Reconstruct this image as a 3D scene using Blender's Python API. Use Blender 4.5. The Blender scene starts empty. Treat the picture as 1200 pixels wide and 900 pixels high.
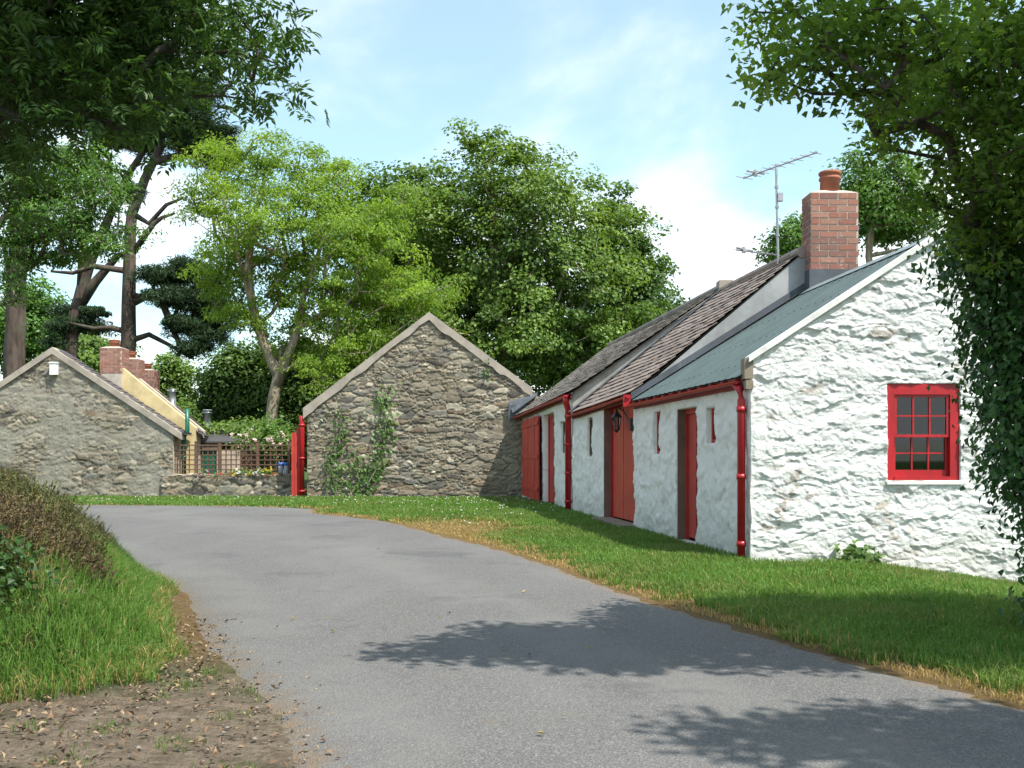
import bpy, math
import numpy as np
from mathutils import Vector

# ------------------------------------------------------------------ scene, camera, light
S = bpy.context.scene
C = S.collection
EYE = 1.2                       # eye height above the verge
F, CX, HY = 1200.0, 600.0, 536.0  # lens in photograph pixels, principal column, horizon row

cam_d = bpy.data.cameras.new('camera')
cam = bpy.data.objects.new('camera', cam_d); C.objects.link(cam)
cam.location = (0, 0, EYE); cam.rotation_euler = (math.pi/2, 0, 0)
cam_d.sensor_width = 36; cam_d.lens = 36.0
cam_d.shift_y = (HY-450)/1200.0
cam_d.clip_start = 0.05; cam_d.clip_end = 6000
S.camera = cam

SUN = Vector((0.47, -0.41, 1.0)).normalized()      # towards the sun
EL = math.asin(SUN.z); AZ = math.atan2(SUN.x, SUN.y)
sd = bpy.data.lights.new('sun', 'SUN'); sd.energy = 4.6; sd.angle = math.radians(0.53)
sd.color = (1.0, 0.955, 0.88)
so = bpy.data.objects.new('sun', sd); C.objects.link(so)
so.rotation_euler = SUN.to_track_quat('Z', 'Y').to_euler(); so.location = (20, -20, 40)

W = bpy.data.worlds.new('World'); S.world = W; W.use_nodes = True
def build_world():
    nt = W.node_tree; nt.nodes.clear()
    N = nt.nodes.new; L = nt.links.new
    out = N('ShaderNodeOutputWorld'); bg = N('ShaderNodeBackground'); bg.inputs[1].default_value = 0.125
    sky = N('ShaderNodeTexSky'); sky.sky_type = 'NISHITA'; sky.sun_disc = False
    sky.sun_elevation = EL; sky.sun_rotation = AZ; sky.air_density = 1.0; sky.dust_density = 1.2; sky.ozone_density = 1.0
    tc = N('ShaderNodeTexCoord'); sep = N('ShaderNodeSeparateXYZ'); L(tc.outputs['Generated'], sep.inputs[0])
    zc = N('ShaderNodeMath'); zc.operation = 'MAXIMUM'; L(sep.outputs[2], zc.inputs[0]); zc.inputs[1].default_value = 0.0
    za = N('ShaderNodeMath'); za.operation = 'ADD'; L(zc.outputs[0], za.inputs[0]); za.inputs[1].default_value = 0.16
    dv = N('ShaderNodeVectorMath'); dv.operation = 'DIVIDE'; L(tc.outputs['Generated'], dv.inputs[0])
    cb = N('ShaderNodeCombineXYZ'); L(za.outputs[0], cb.inputs[0]); L(za.outputs[0], cb.inputs[1]); cb.inputs[2].default_value = 1.0
    L(cb.outputs[0], dv.inputs[1])
    mp = N('ShaderNodeMapping'); L(dv.outputs[0], mp.inputs[0]); mp.inputs['Location'].default_value = (5.3, 2.1, 0); mp.inputs['Scale'].default_value = (0.9, 0.55, 0.4)
    n1 = N('ShaderNodeTexNoise'); n1.inputs['Scale'].default_value = 1.5; n1.inputs['Detail'].default_value = 8; n1.inputs['Roughness'].default_value = 0.55
    n1.inputs['Distortion'].default_value = 0.3
    L(mp.outputs[0], n1.inputs['Vector'])
    # more cloud low down
    lo = N('ShaderNodeMapRange'); L(sep.outputs[2], lo.inputs[0]); lo.inputs[1].default_value = 0.05; lo.inputs[2].default_value = 0.40
    lo.inputs[3].default_value = 0.17; lo.inputs[4].default_value = -0.04
    ad = N('ShaderNodeMath'); ad.operation = 'ADD'; L(n1.outputs[0], ad.inputs[0]); L(lo.outputs[0], ad.inputs[1])
    rp = N('ShaderNodeMapRange'); rp.interpolation_type = 'SMOOTHSTEP'; L(ad.outputs[0], rp.inputs[0])
    rp.inputs[1].default_value = 0.44; rp.inputs[2].default_value = 0.72; rp.inputs[3].default_value = 0.20; rp.inputs[4].default_value = 0.97
    mx = N('ShaderNodeMix'); mx.data_type = 'RGBA'; L(rp.outputs[0], mx.inputs[0])
    gm = N('ShaderNodeMix'); gm.data_type = 'RGBA'; gm.blend_type = 'MULTIPLY'; gm.inputs[0].default_value = 1
    L(sky.outputs[0], gm.inputs[6]); gm.inputs[7].default_value = (1.0, 1.35, 1.25, 1)
    L(gm.outputs[2], mx.inputs[6]); mx.inputs[7].default_value = (7.0, 7.15, 7.5, 1)
    L(mx.outputs[2], bg.inputs[0]); L(bg.outputs[0], out.inputs[0])
build_world()
S.view_settings.view_transform = 'Standard'; S.view_settings.look = 'None'
S.view_settings.exposure = 0.78; S.view_settings.gamma = 1.0; S.view_settings.use_curve_mapping = False
S.cycles.max_bounces = 8; S.cycles.diffuse_bounces = 4; S.cycles.transparent_max_bounces = 8
S.cycles.use_denoising = True; S.cycles.caustics_reflective = False; S.cycles.caustics_refractive = False

RNG = np.random.default_rng(11)

# ------------------------------------------------------------------ helpers: points and noise
def P(px, py, Y):
    return np.array([(px-CX)/F*Y, Y, EYE+(HY-py)/F*Y])
def smooth(a, b, x):
    t = np.clip((x-a)/(b-a), 0, 1); return t*t*(3-2*t)
def hsh(i, j, s):
    i = i.astype(np.int64); j = j.astype(np.int64)
    h = (i*374761393 + j*668265263 + s*974711) & 0xffffffff
    h = ((h ^ (h >> 13))*1274126177) & 0xffffffff
    h = h ^ (h >> 16)
    h = (h*2246822519) & 0xffffffff
    h = h ^ (h >> 15)
    return (h & 0xffffff)/float(0x1000000)
def vnoise(x, y, s=0):
    x = np.asarray(x, float); y = np.asarray(y, float)
    i = np.floor(x); j = np.floor(y); fx = x-i; fy = y-j
    fx = fx*fx*(3-2*fx); fy = fy*fy*(3-2*fy)
    a = hsh(i, j, s); b = hsh(i+1, j, s); c = hsh(i, j+1, s); d = hsh(i+1, j+1, s)
    return (a*(1-fx)+b*fx)*(1-fy)+(c*(1-fx)+d*fx)*fy
def fbm(x, y, s=0, o=4):
    t = 0; a = .5; n = 0; x = np.asarray(x, float)+0*np.asarray(y, float); y = np.asarray(y, float)+0*x; x, y = x*.93-y*.37, x*.37+y*.93
    for k in range(o):
        t = t+a*vnoise(x*2**k, y*2**k, s+k*17); n += a; a *= .5
        x, y = x*.80-y*.60+3.7, x*.60+y*.80-1.3
    return t/n
def voro(x, y, s=0, jit=.92):
    i0 = np.floor(x); j0 = np.floor(y)
    f1 = np.full(x.shape, 9.); f2 = np.full(x.shape, 9.)
    ci = np.zeros(x.shape); cj = np.zeros(x.shape); dx = np.zeros(x.shape); dy = np.zeros(x.shape)
    for a in (-1, 0, 1):
        for b in (-1, 0, 1):
            i = i0+a; j = j0+b
            fx = i+.5+(hsh(i, j, s)-.5)*jit; fy = j+.5+(hsh(i, j, s+1)-.5)*jit
            ex = x-fx; ey = y-fy; d = np.sqrt(ex*ex+ey*ey)
            m = d < f1
            f2 = np.where(m, f1, np.minimum(f2, d)); f1 = np.where(m, d, f1)
            ci = np.where(m, i, ci); cj = np.where(m, j, cj); dx = np.where(m, ex, dx); dy = np.where(m, ey, dy)
    r = [hsh(ci, cj, s+k) for k in (5, 6, 7, 8)]
    return f1, f2, dx, dy, r

# ------------------------------------------------------------------ helpers: objects
def tag(o, label=None, cat=None, group=None, kind=None):
    if label: o['label'] = label
    if cat: o['category'] = cat
    if group: o['group'] = group
    if kind: o['kind'] = kind
    return o
def thing(name, base, label, cat, group=None):
    o = bpy.data.objects.new(name, None); C.objects.link(o)
    o.location = tuple(float(k) for k in base); o.empty_display_size = .3
    return tag(o, label, cat, group)
def root_loc(o):
    while o.parent: o = o.parent
    return np.array(o.location)
def mesh_obj(name, verts, faces, mat, parent=None, attrs=None, shade=False, base=None):
    """faces: list of arrays (n,k) or one list of index tuples"""
    verts = np.asarray(verts, float).reshape(-1, 3)
    me = bpy.data.meshes.new(name)
    if isinstance(faces, np.ndarray): faces = [faces]
    if len(faces) and not isinstance(faces[0], np.ndarray):
        d = {}
        for f in faces: d.setdefault(len(f), []).append(f)
        faces = [np.array(v) for v in d.values()]
    faces = [f for f in faces if len(f)]
    if parent is not None: org = root_loc(parent)
    elif base is not None: org = np.array(base, float)
    else: org = np.array([(verts[:, 0].min()+verts[:, 0].max())/2, (verts[:, 1].min()+verts[:, 1].max())/2, verts[:, 2].min()])
    v = verts-org
    me.vertices.add(len(v)); me.vertices.foreach_set('co', v.astype(np.float32).ravel())
    idx = np.concatenate([f.ravel() for f in faces]).astype(np.int32)
    tot = np.concatenate([np.full(len(f), f.shape[1]) for f in faces]).astype(np.int32)
    st = np.concatenate([[0], np.cumsum(tot)[:-1]]).astype(np.int32)
    me.loops.add(len(idx)); me.loops.foreach_set('vertex_index', idx)
    me.polygons.add(len(tot)); me.polygons.foreach_set('loop_start', st); me.polygons.foreach_set('loop_total', tot)
    me.polygons.foreach_set('use_smooth', np.full(len(tot), bool(shade)))
    me.update(calc_edges=True)
    for k, a in (attrs or {}).items():
        a = np.asarray(a, float)
        if a.ndim == 1:
            at = me.attributes.new(k, 'FLOAT', 'POINT'); at.data.foreach_set('value', a.astype(np.float32))
        else:
            at = me.attributes.new(k, 'FLOAT_COLOR', 'POINT')
            at.data.foreach_set('color', np.concatenate([a, np.ones((len(a), 1))], 1).astype(np.float32).ravel())
    me.materials.append(mat)
    o = bpy.data.objects.new(name, me); C.objects.link(o)
    if parent is not None: o.parent = parent
    else: o.location = tuple(org)
    return o

class MB:
    def __init__(s): s.v = []; s.f = []
    def add(s, vs, fs):
        n = len(s.v); s.v += [tuple(map(float, p)) for p in vs]; s.f += [tuple(i+n for i in f) for f in fs]
    def box(s, o, a, b, c):
        o, a, b, c = (np.array(k, float) for k in (o, a, b, c))
        s.add([o, o+a, o+a+b, o+b, o+c, o+a+c, o+a+b+c, o+b+c],
              [(0, 3, 2, 1), (4, 5, 6, 7), (0, 1, 5, 4), (1, 2, 6, 5), (2, 3, 7, 6), (3, 0, 4, 7)])
    def aabox(s, x0, x1, y0, y1, z0, z1):
        s.box((x0, y0, z0), (x1-x0, 0, 0), (0, y1-y0, 0), (0, 0, z1-z0))
    def beam(s, p, q, w, h, up=(0, 0, 1)):
        p = np.array(p, float); q = np.array(q, float); d = q-p; d = d/np.linalg.norm(d)
        r = np.cross(d, up); r /= np.linalg.norm(r); u = np.cross(r, d)
        s.box(p-r*w/2-u*h/2, q-p, r*w, u*h)
    def tube(s, pts, r, n=8, cap=True):
        pts = [np.array(p, float) for p in pts]
        rr = r if hasattr(r, '__len__') else [r]*len(pts)
        rings = []
        ref = np.array([.13, .31, .94])
        for i, p in enumerate(pts):
            d = pts[min(i+1, len(pts)-1)]-pts[max(i-1, 0)]; d = d/(np.linalg.norm(d)+1e-9)
            if abs(d @ ref) > .95: ref = np.array([.94, .2, .1])
            a = np.cross(d, ref); a /= np.linalg.norm(a); b = np.cross(d, a)
            rings.append([p+rr[i]*(a*math.cos(t)+b*math.sin(t)) for t in np.linspace(0, 2*math.pi, n, endpoint=False)])
        vs = [p for g in rings for p in g]; fs = []
        for i in range(len(rings)-1):
            for k in range(n):
                fs.append((i*n+k, i*n+(k+1) % n, (i+1)*n+(k+1) % n, (i+1)*n+k))
        if cap: fs += [tuple(range(n))[::-1], tuple(range((len(rings)-1)*n, len(rings)*n))]
        s.add(vs, fs)
    def lathe(s, c, prof, n=16):
        c = np.array(c, float); vs = []; fs = []
        for r, z in prof:
            vs += [c+(r*math.cos(t), r*math.sin(t), z) for t in np.linspace(0, 2*math.pi, n, endpoint=False)]
        for i in range(len(prof)-1):
            for k in range(n): fs.append((i*n+k, i*n+(k+1) % n, (i+1)*n+(k+1) % n, (i+1)*n+k))
        fs += [tuple(range(n))[::-1], tuple(range((len(prof)-1)*n, len(prof)*n))]
        s.add(vs, fs)
    def prism(s, poly, off):
        off = np.array(off, float); poly = [np.array(p, float) for p in poly]; n = len(poly)
        s.add(poly+[p+off for p in poly], [tuple(range(n))[::-1], tuple(range(n, 2*n))]+[(i, (i+1) % n, n+(i+1) % n, n+i) for i in range(n)])
    def build(s, name, mat, parent=None, shade=False):
        return mesh_obj(name, s.v, s.f, mat, parent, shade=shade)

# ------------------------------------------------------------------ materials
def new_mat(name):
    m = bpy.data.materials.new(name); m.use_nodes = True
    nt = m.node_tree; b = nt.nodes['Principled BSDF']
    return m, nt, nt.nodes.new, nt.links.new, b
def mixc(nt, fac, a, b, mode='MIX'):
    n = nt.nodes.new('ShaderNodeMix'); n.data_type = 'RGBA'; n.blend_type = mode
    for i, v in ((0, fac), (6, a), (7, b)):
        if hasattr(v, 'links') or isinstance(v, bpy.types.NodeSocket): nt.links.new(v, n.inputs[i])
        elif i == 0: n.inputs[0].default_value = v
        else: n.inputs[i].default_value = (*v, 1) if len(v) == 3 else v
    return n.outputs[2]
def noise(nt, scale, detail=4, rough=.6, coord=None, stretch=None):
    n = nt.nodes.new('ShaderNodeTexNoise'); n.inputs['Scale'].default_value = scale
    n.inputs['Detail'].default_value = detail; n.inputs['Roughness'].default_value = rough
    if coord is None:
        coord = nt.nodes.new('ShaderNodeTexCoord').outputs['Object']
    if stretch:
        mp = nt.nodes.new('ShaderNodeMapping'); mp.inputs['Scale'].default_value = stretch
        nt.links.new(coord, mp.inputs[0]); coord = mp.outputs[0]
    nt.links.new(coord, n.inputs['Vector'])
    return n.outputs[0]
def ramp(nt, val, a, b, lo=0., hi=1.):
    n = nt.nodes.new('ShaderNodeMapRange'); n.interpolation_type = 'SMOOTHSTEP'
    nt.links.new(val, n.inputs[0])
    for i, k in enumerate((a, b, lo, hi)): n.inputs[i+1].default_value = k
    return n.outputs[0]
def bump(nt, b, h, strength, dist):
    n = nt.nodes.new('ShaderNodeBump'); n.inputs['Strength'].default_value = strength; n.inputs['Distance'].default_value = dist
    nt.links.new(h, n.inputs['Height']); nt.links.new(n.outputs[0], b.inputs['Normal']); return n
def island(nt):
    return nt.nodes.new('ShaderNodeNewGeometry').outputs['Random Per Island']
def attr(nt, name, fac=False):
    n = nt.nodes.new('ShaderNodeAttribute'); n.attribute_name = name
    return n.outputs['Fac' if fac else 'Color']

def m_paint(name, col, rough=.5, wear=(.0, .0, .0), wearamt=.25, scale=9, metallic=0):
    m, nt, N, L, b = new_mat(name)
    w = ramp(nt, noise(nt, scale, 6, .65, stretch=(1, 1, .35)), .5, .75, 0, wearamt)
    v = ramp(nt, noise(nt, 2.3, 3), .3, .7, .82, 1.12)
    c = mixc(nt, w, col, wear)
    hs = nt.nodes.new('ShaderNodeHueSaturation'); L(v, hs.inputs['Value']); L(c, hs.inputs['Color'])
    L(hs.outputs[0], b.inputs['Base Color']); b.inputs['Roughness'].default_value = rough; b.inputs['Metallic'].default_value = metallic
    bump(nt, b, noise(nt, 35, 3), .15, .01)
    return m
def m_island(name, cols, rough=.75, nscale=14, bstr=.3, lichen=None):
    m, nt, N, L, b = new_mat(name)
    cr = N('ShaderNodeValToRGB'); cr.color_ramp.interpolation = 'CONSTANT'
    e = cr.color_ramp.elements
    while len(e) < len(cols): e.new(.5)
    for i, c in enumerate(cols): e[i].position = i/len(cols); e[i].color = (*c, 1)
    L(island(nt), cr.inputs[0])
    c = mixc(nt, ramp(nt, noise(nt, nscale, 6, .7), .3, .75, 0, .45), cr.outputs[0], tuple(k*.55 for k in cols[0]))
    if lichen: c = mixc(nt, ramp(nt, noise(nt, nscale*.35, 5, .75), .56, .7, 0, .75), c, lichen)
    L(c, b.inputs['Base Color']); b.inputs['Roughness'].default_value = rough
    bump(nt, b, noise(nt, nscale*4, 4), bstr, .01)
    return m
def m_col(name, rough=.9, nscale=30, amt=.35, bstr=.5, bdist=.02, dark=(.10, .09, .075)):
    """colour from the mesh's own stone colours, broken up by noise"""
    m, nt, N, L, b = new_mat(name)
    c = mixc(nt, ramp(nt, noise(nt, nscale, 6, .7), .42, .75, 0, amt), attr(nt, 'col'), dark)
    c = mixc(nt, ramp(nt, noise(nt, nscale*.4, 5, .7), .5, .8, 0, amt*.6), c, (.42, .39, .33))
    L(c, b.inputs['Base Color']); b.inputs['Roughness'].default_value = rough
    b.inputs['Specular IOR Level'].default_value = .25
    bump(nt, b, noise(nt, nscale*1.5, 6, .7), bstr, bdist)
    return m
def m_leaf(name, c1, c2, trans=.38, rough=.45, tint=True, tcol=None):
    m, nt, N, L, b = new_mat(name)
    c = mixc(nt, island(nt), c1, c2)
    if tint:
        hs = N('ShaderNodeHueSaturation')
        mr = N('ShaderNodeMapRange'); L(attr(nt, 'tint', True), mr.inputs[0]); mr.inputs[3].default_value = .62; mr.inputs[4].default_value = 1.45
        L(mr.outputs[0], hs.inputs['Value'])
        mh = N('ShaderNodeMapRange'); L(attr(nt, 'tint', True), mh.inputs[0]); mh.inputs[3].default_value = .512; mh.inputs[4].default_value = .488
        L(mh.outputs[0], hs.inputs['Hue']); L(c, hs.inputs['Color']); c = hs.outputs[0]
    L(c, b.inputs['Base Color']); b.inputs['Roughness'].default_value = rough
    b.inputs['Specular IOR Level'].default_value = .35
    t = N('ShaderNodeBsdfTranslucent')
    tc_ = mixc(nt, 1.0, c, tcol or (1.5, 1.45, .6), 'MULTIPLY'); L(tc_, t.inputs[0])
    mx = N('ShaderNodeMixShader'); mx.inputs[0].default_value = trans
    L(b.outputs[0], mx.inputs[1]); L(t.outputs[0], mx.inputs[2]); L(mx.outputs[0], nt.nodes['Material Output'].inputs[0])
    return m
def m_blade(name, trans=.35):
    m, nt, N, L, b = new_mat(name)
    c = attr(nt, 'col'); L(c, b.inputs['Base Color']); b.inputs['Roughness'].default_value = .5; b.inputs['Specular IOR Level'].default_value = .3
    t = N('ShaderNodeBsdfTranslucent'); L(mixc(nt, 1., c, (1.2, 1.2, .8), 'MULTIPLY'), t.inputs[0])
    mx = N('ShaderNodeMixShader'); mx.inputs[0].default_value = trans
    L(b.outputs[0], mx.inputs[1]); L(t.outputs[0], mx.inputs[2]); L(mx.outputs[0], nt.nodes['Material Output'].inputs[0])
    return m
def m_bark(name, c1, c2, scale=6):
    m, nt, N, L, b = new_mat(name)
    n1 = noise(nt, scale, 6, .65, stretch=(1, 1, .22))
    c = mixc(nt, ramp(nt, n1, .35, .68), c1, c2)
    c = mixc(nt, ramp(nt, noise(nt, scale*.3, 3), .5, .7, 0, .5), c, (.10, .11, .07))
    L(c, b.inputs['Base Color']); b.inputs['Roughness'].default_value = .95
    bump(nt, b, n1, .9, .05)
    return m

M = {}
M['red'] = m_paint('red_gloss_paint', (.42, .012, .018), .38, (.16, .02, .015), .5)
M['redwood'] = m_paint('red_painted_boards', (.40, .03, .018), .65, (.22, .075, .045), .8, 5)
M['orangewood'] = m_paint('faded_red_boards', (.45, .05, .022), .6, (.36, .14, .05), .9, 3)
M['brown'] = m_paint('dull_brown_reveal', (.17, .115, .085), .9, (.08, .06, .05), .6, 8)
M['trellis'] = m_paint('stained_trellis', (.13, .07, .045), .85, (.06, .045, .035), .6, 12)
M['eave'] = m_paint('dark_red_eave_board', (.20, .022, .016), .7, (.10, .04, .03), .6, 6)
M['green'] = m_paint('dark_green_paint', (.012, .10, .06), .4, (.03, .08, .06), .3)
M['blackiron'] = m_paint('black_iron', (.015, .015, .017), .45, (.04, .03, .025), .4)
M['silver'] = m_paint('galvanised_steel', (.62, .63, .64), .35, (.4, .4, .4), .4, 9, .7)
M['alu'] = m_paint('dull_aluminium', (.40, .40, .41), .4, (.2, .2, .2), .5, 9, .6)
M['whiteplastic'] = m_paint('white_plastic', (.8, .8, .78), .45, (.5, .48, .42), .2)
M['blue'] = m_paint('blue_plastic', (.05, .13, .42), .4, (.05, .1, .3), .2)
M['greyplastic'] = m_paint('grey_plastic', (.30, .32, .35), .5, (.2, .2, .2), .3)
M['lead'] = m_paint('lead_flashing', (.075, .085, .10), .8, (.14, .15, .16), .6, 7)
M['concrete'] = m_paint('weathered_cement_coping', (.33, .285, .235), .95, (.21, .185, .155), .6, 3)
M['greyrender'] = m_paint('grey_white_render', (.32, .325, .32), .95, (.22, .22, .20), .7, 4)
M['cream'] = m_paint('cream_render', (.56, .44, .23), .9, (.6, .5, .32), .3, 4)
M['beige'] = m_paint('beige_render', (.48, .39, .31), .9, (.35, .27, .2), .5, 6)
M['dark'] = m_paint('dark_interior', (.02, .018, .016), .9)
M['terracotta'] = m_paint('terracotta_pot', (.30, .095, .05), .75, (.22, .09, .06), .6, 14)
M['mortar'] = m_paint('chimney_mortar', (.42, .37, .31), .95, (.30, .26, .22), .6, 12)
M['brick'] = m_island('chimney_bricks', [(.33, .145, .10), (.29, .115, .08), (.35, .18, .13), (.26, .11, .085), (.32, .16, .115), (.21, .105, .085)], .9, 20, .5, (.42, .30, .22))
M['slate_brown'] = m_island('brown_slates', [(.29, .222, .185), (.245, .186, .155), (.325, .255, .215), (.27, .207, .173), (.21, .166, .142)], .6, 10, .4, (.27, .25, .20))
M['slate_grey'] = m_island('grey_slates', [(.25, .22, .19), (.21, .185, .165), (.285, .25, .215), (.23, .205, .18), (.18, .165, .15)], .65, 10, .4, (.26, .25, .19))
M['slate_dark'] = m_island('dark_slates', [(.085, .075, .08), (.07, .065, .07), (.10, .085, .085)], .6, 10, .3)
M['tin'] = m_paint('grey_green_metal_sheet', (.068, .098, .094), .75, (.09, .12, .115), .4, 3)
M['screw'] = m_paint('pale_screw_heads', (.6, .63, .62), .4)
M['sand'] = m_paint('sandstone_block', (.24, .20, .15), .95, (.12, .10, .08), .7, 10)
def m_glass():
    m, nt, N, L, b = new_mat('window_glass')
    g = N('ShaderNodeBsdfGlossy'); g.inputs['Roughness'].default_value = .02; t = N('ShaderNodeBsdfTransparent'); t.inputs[0].default_value = (.75, .78, .76, 1)
    fr = N('ShaderNodeFresnel'); fr.inputs[0].default_value = 1.52
    mx = N('ShaderNodeMixShader'); L(fr.outputs[0], mx.inputs[0]); L(t.outputs[0], mx.inputs[1]); L(g.outputs[0], mx.inputs[2])
    L(mx.outputs[0], nt.nodes['Material Output'].inputs[0]); return m
M['glass'] = m_glass()
M['whitewall'] = m_col('limewashed_rubble', .92, 20, .16, .8, .02, (.36, .33, .27))
M['rubble'] = m_col('rubble_stone', .95, 16, .5, .7, .03)
M['bark'] = m_bark('grey_bark', (.10, .085, .065), (.25, .22, .17))
M['palebark'] = m_bark('pale_bark', (.16, .13, .09), (.36, .30, .21))
M['pinebark'] = m_bark('pine_bark', (.035, .026, .02), (.10, .07, .055), 4)
M['darkbark'] = m_bark('dark_bark', (.04, .033, .025), (.11, .095, .07), 10)
M['leaf_syc'] = m_leaf('broad_leaves', (.10, .178, .034), (.155, .235, .052))
M['leaf_gold'] = m_leaf('golden_leaves', (.15, .25, .032), (.23, .34, .055), .5)
M['leaf_ash'] = m_leaf('ash_leaves', (.04, .095, .016), (.065, .13, .024), .34)
M['leaf_dark'] = m_leaf('dark_leaves', (.030, .075, .016), (.05, .105, .022), .3)
M['leaf_pine'] = m_leaf('pine_needles', (.025, .055, .022), (.045, .085, .032), .15, .6)
M['leaf_ivy'] = m_leaf('ivy_leaves', (.028, .085, .018), (.06, .14, .03), .2, .35)
M['leaf_bright'] = m_leaf('bright_leaves', (.08, .175, .03), (.12, .22, .045), .42)
M['petal_pink'] = m_leaf('rose_petals', (.62, .42, .40), (.75, .62, .55), .2, .7, False, (1, 1, 1))
M['blade'] = m_blade('grass_blades')
M['straw'] = m_blade('dry_stems', .15)

# ------------------------------------------------------------------ terrain
RL = [(-.6, -10), (-.7, 0), (-.75, 3), (-.86, 3.96), (-1.2, 4.9), (-1.9, 6.3), (-2.35, 7.4), (-3.16, 9.35), (-4.9, 12), (-7.5, 15), (-12, 18), (-20, 20), (-60, 20.5)]
RR = [(3.3, -10), (3.1, 0), (2.9, 3), (2.65, 4.2), (2.45, 4.9), (2.0, 6.0), (1.65, 7.06), (.94, 9.35), (.39, 11.6), (-.75, 15), (-3.9, 21.6), (-11, 25.6), (-60, 27)]
def catmull(pts, k=14):
    p = np.array(pts, float); p = np.vstack([2*p[0]-p[1], p, 2*p[-1]-p[-2]]); out = []
    for i in range(1, len(p)-2):
        for t in np.linspace(0, 1, k, endpoint=False):
            a, b, c, d = p[i-1:i+3]
            out.append(.5*((2*b)+(c-a)*t+(2*a-5*b+4*c-d)*t*t+(3*b-a-3*c+d)*t**3))
    out.append(p[-2]); return np.array(out)
RLc, RRc = catmull(RL), catmull(RR)
BANK = np.array([(-60, 4.5), (-6, 4.6), (-2.9, 4.75), (-2.1, 5.07), (-1.95, 5.5), (-2.0, 6.1), (-2.3, 6.9), (-2.9, 8.7), (-3.3, 9.5), (-5.1, 12.0), (-7.7, 14.8), (-12.2, 17.6), (-20, 19.3), (-60, 19.8)], float)
def seg_dist(x, y, pl):
    d = np.full(x.shape, 1e9)
    for (ax, ay), (bx, by) in zip(pl[:-1], pl[1:]):
        ux, uy = bx-ax, by-ay; l2 = ux*ux+uy*uy+1e-12
        t = np.clip(((x-ax)*ux+(y-ay)*uy)/l2, 0, 1)
        d = np.minimum(d, np.hypot(x-ax-t*ux, y-ay-t*uy))
    return d
def inside(x, y, poly):
    r = np.zeros(x.shape, bool); n = len(poly)
    for i in range(n):
        x1, y1 = poly[i]; x2, y2 = poly[(i+1) % n]
        c = ((y1 > y) != (y2 > y)) & (x < (x2-x1)*(y-y1)/((y2-y1)+1e-12)+x1)
        r ^= c
    return r
ROADPOLY = np.vstack([RLc, RRc[::-1]])
def bank_d(x, y):
    d = seg_dist(x, y, BANK); return np.where(inside(x, y, BANK), d, -d)
def road_d(x, y):          # >0 outside the road
    d = np.minimum(seg_dist(x, y, RLc), seg_dist(x, y, RRc)); return np.where(inside(x, y, ROADPOLY), -d, d)
def gz(x, y):
    x = np.asarray(x, float); y = np.asarray(y, float)
    z = -.10*smooth(25, 33, y)
    z = z-.26*smooth(3.4, 6.2, x)*smooth(7.5, 10.5, y)*(1-smooth(12, 16, y))
    d = bank_d(x, y)+.12*(fbm(x*1.3, y*1.3, 3)-.5)
    h = .96*smooth(-.2, 1.5, d)+.08*smooth(.1, .35, d)-.1*smooth(2.5, 6, d)
    z = z+np.where(d > -.25, h+(.22*(fbm(x*1.1, y*1.1, 9)-.5)+.10*(fbm(x*4, y*4, 10)-.5))*smooth(0, .6, d), 0)
    z = z+.02*(fbm(x*.8, y*.8, 4)-.5)*smooth(.1, .8, np.abs(x)+0*y)
    return z
def graded(a, b, fine, lo, hi, grow=1.25):
    g = list(np.arange(lo, hi+1e-6, fine)); s = fine
    x = hi
    while x < b: s *= grow; x += s; g.append(min(x, b))
    s = fine; x = lo; l = []
    while x > a: s *= grow; x -= s; l.append(max(x, a))
    return np.array(sorted(set(l+g)))
gx = graded(-2500, 2500, .11, -7, 6.5); gy = graded(-300, 3000, .11, 3.2, 14)
GX, GY = np.meshgrid(gx, gy)
gzv = gz(GX.ravel(), GY.ravel())
rd = road_d(GX.ravel(), GY.ravel()); bd = bank_d(GX.ravel(), GY.ravel())
gzv = gzv-.06*smooth(.05, .5, -rd)
x_, y_ = GX.ravel(), GY.ravel()
nz = fbm(x_*2.2, y_*2.2, 21)
dirt = (1-smooth(-.12, .12, bd+.25*(nz-.5)))*smooth(-6.5, -5, -y_)*(x_ < .2)*(rd > -.6)
dirt = np.clip(dirt, 0, 1)
edge = (1-smooth(.08, .42, rd+.5*(nz-.5)))*(rd > -.5)
blob = 1-smooth(.4, 1.3, np.hypot((x_+1.2)/1.4, (y_-17.0)/3.0)+.6*(nz-.5))
dry = np.clip(np.maximum(edge, blob), 0, 1)*(1-dirt)
drybank = smooth(.45, .95, bd+.5*(nz-.5))
dry = np.maximum(dry, drybank*.8)
nx, ny = len(gx), len(gy)
ii = np.arange(nx*ny).reshape(ny, nx)
gf = np.stack([ii[:-1, :-1], ii[:-1, 1:], ii[1:, 1:], ii[1:, :-1]], -1).reshape(-1, 4)
def m_ground():
    m, nt, N, L, b = new_mat('verge_soil')
    g = mixc(nt, ramp(nt, noise(nt, 5, 6), .3, .7), (.035, .075, .014), (.06, .115, .022))
    s = mixc(nt, ramp(nt, noise(nt, 14, 6, .7), .3, .7), (.30, .20, .085), (.20, .13, .06))
    d = mixc(nt, ramp(nt, noise(nt, 9, 8, .75), .34, .66), (.215, .16, .11), (.42, .33, .24))
    d = mixc(nt, ramp(nt, noise(nt, 30, 8, .8), .50, .66, 0, .7), d, (.075, .056, .04))
    d = mixc(nt, ramp(nt, noise(nt, 2.2, 5, .7), .52, .66, 0, .6), d, (.075, .085, .035))
    c = mixc(nt, attr(nt, 'dry', True), g, s); c = mixc(nt, attr(nt, 'dirt', True), c, d)
    L(c, b.inputs['Base Color']); b.inputs['Roughness'].default_value = .97; b.inputs['Specular IOR Level'].default_value = .15
    bump(nt, b, noise(nt, 20, 9, .8), 1.0, .10); return m
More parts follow.
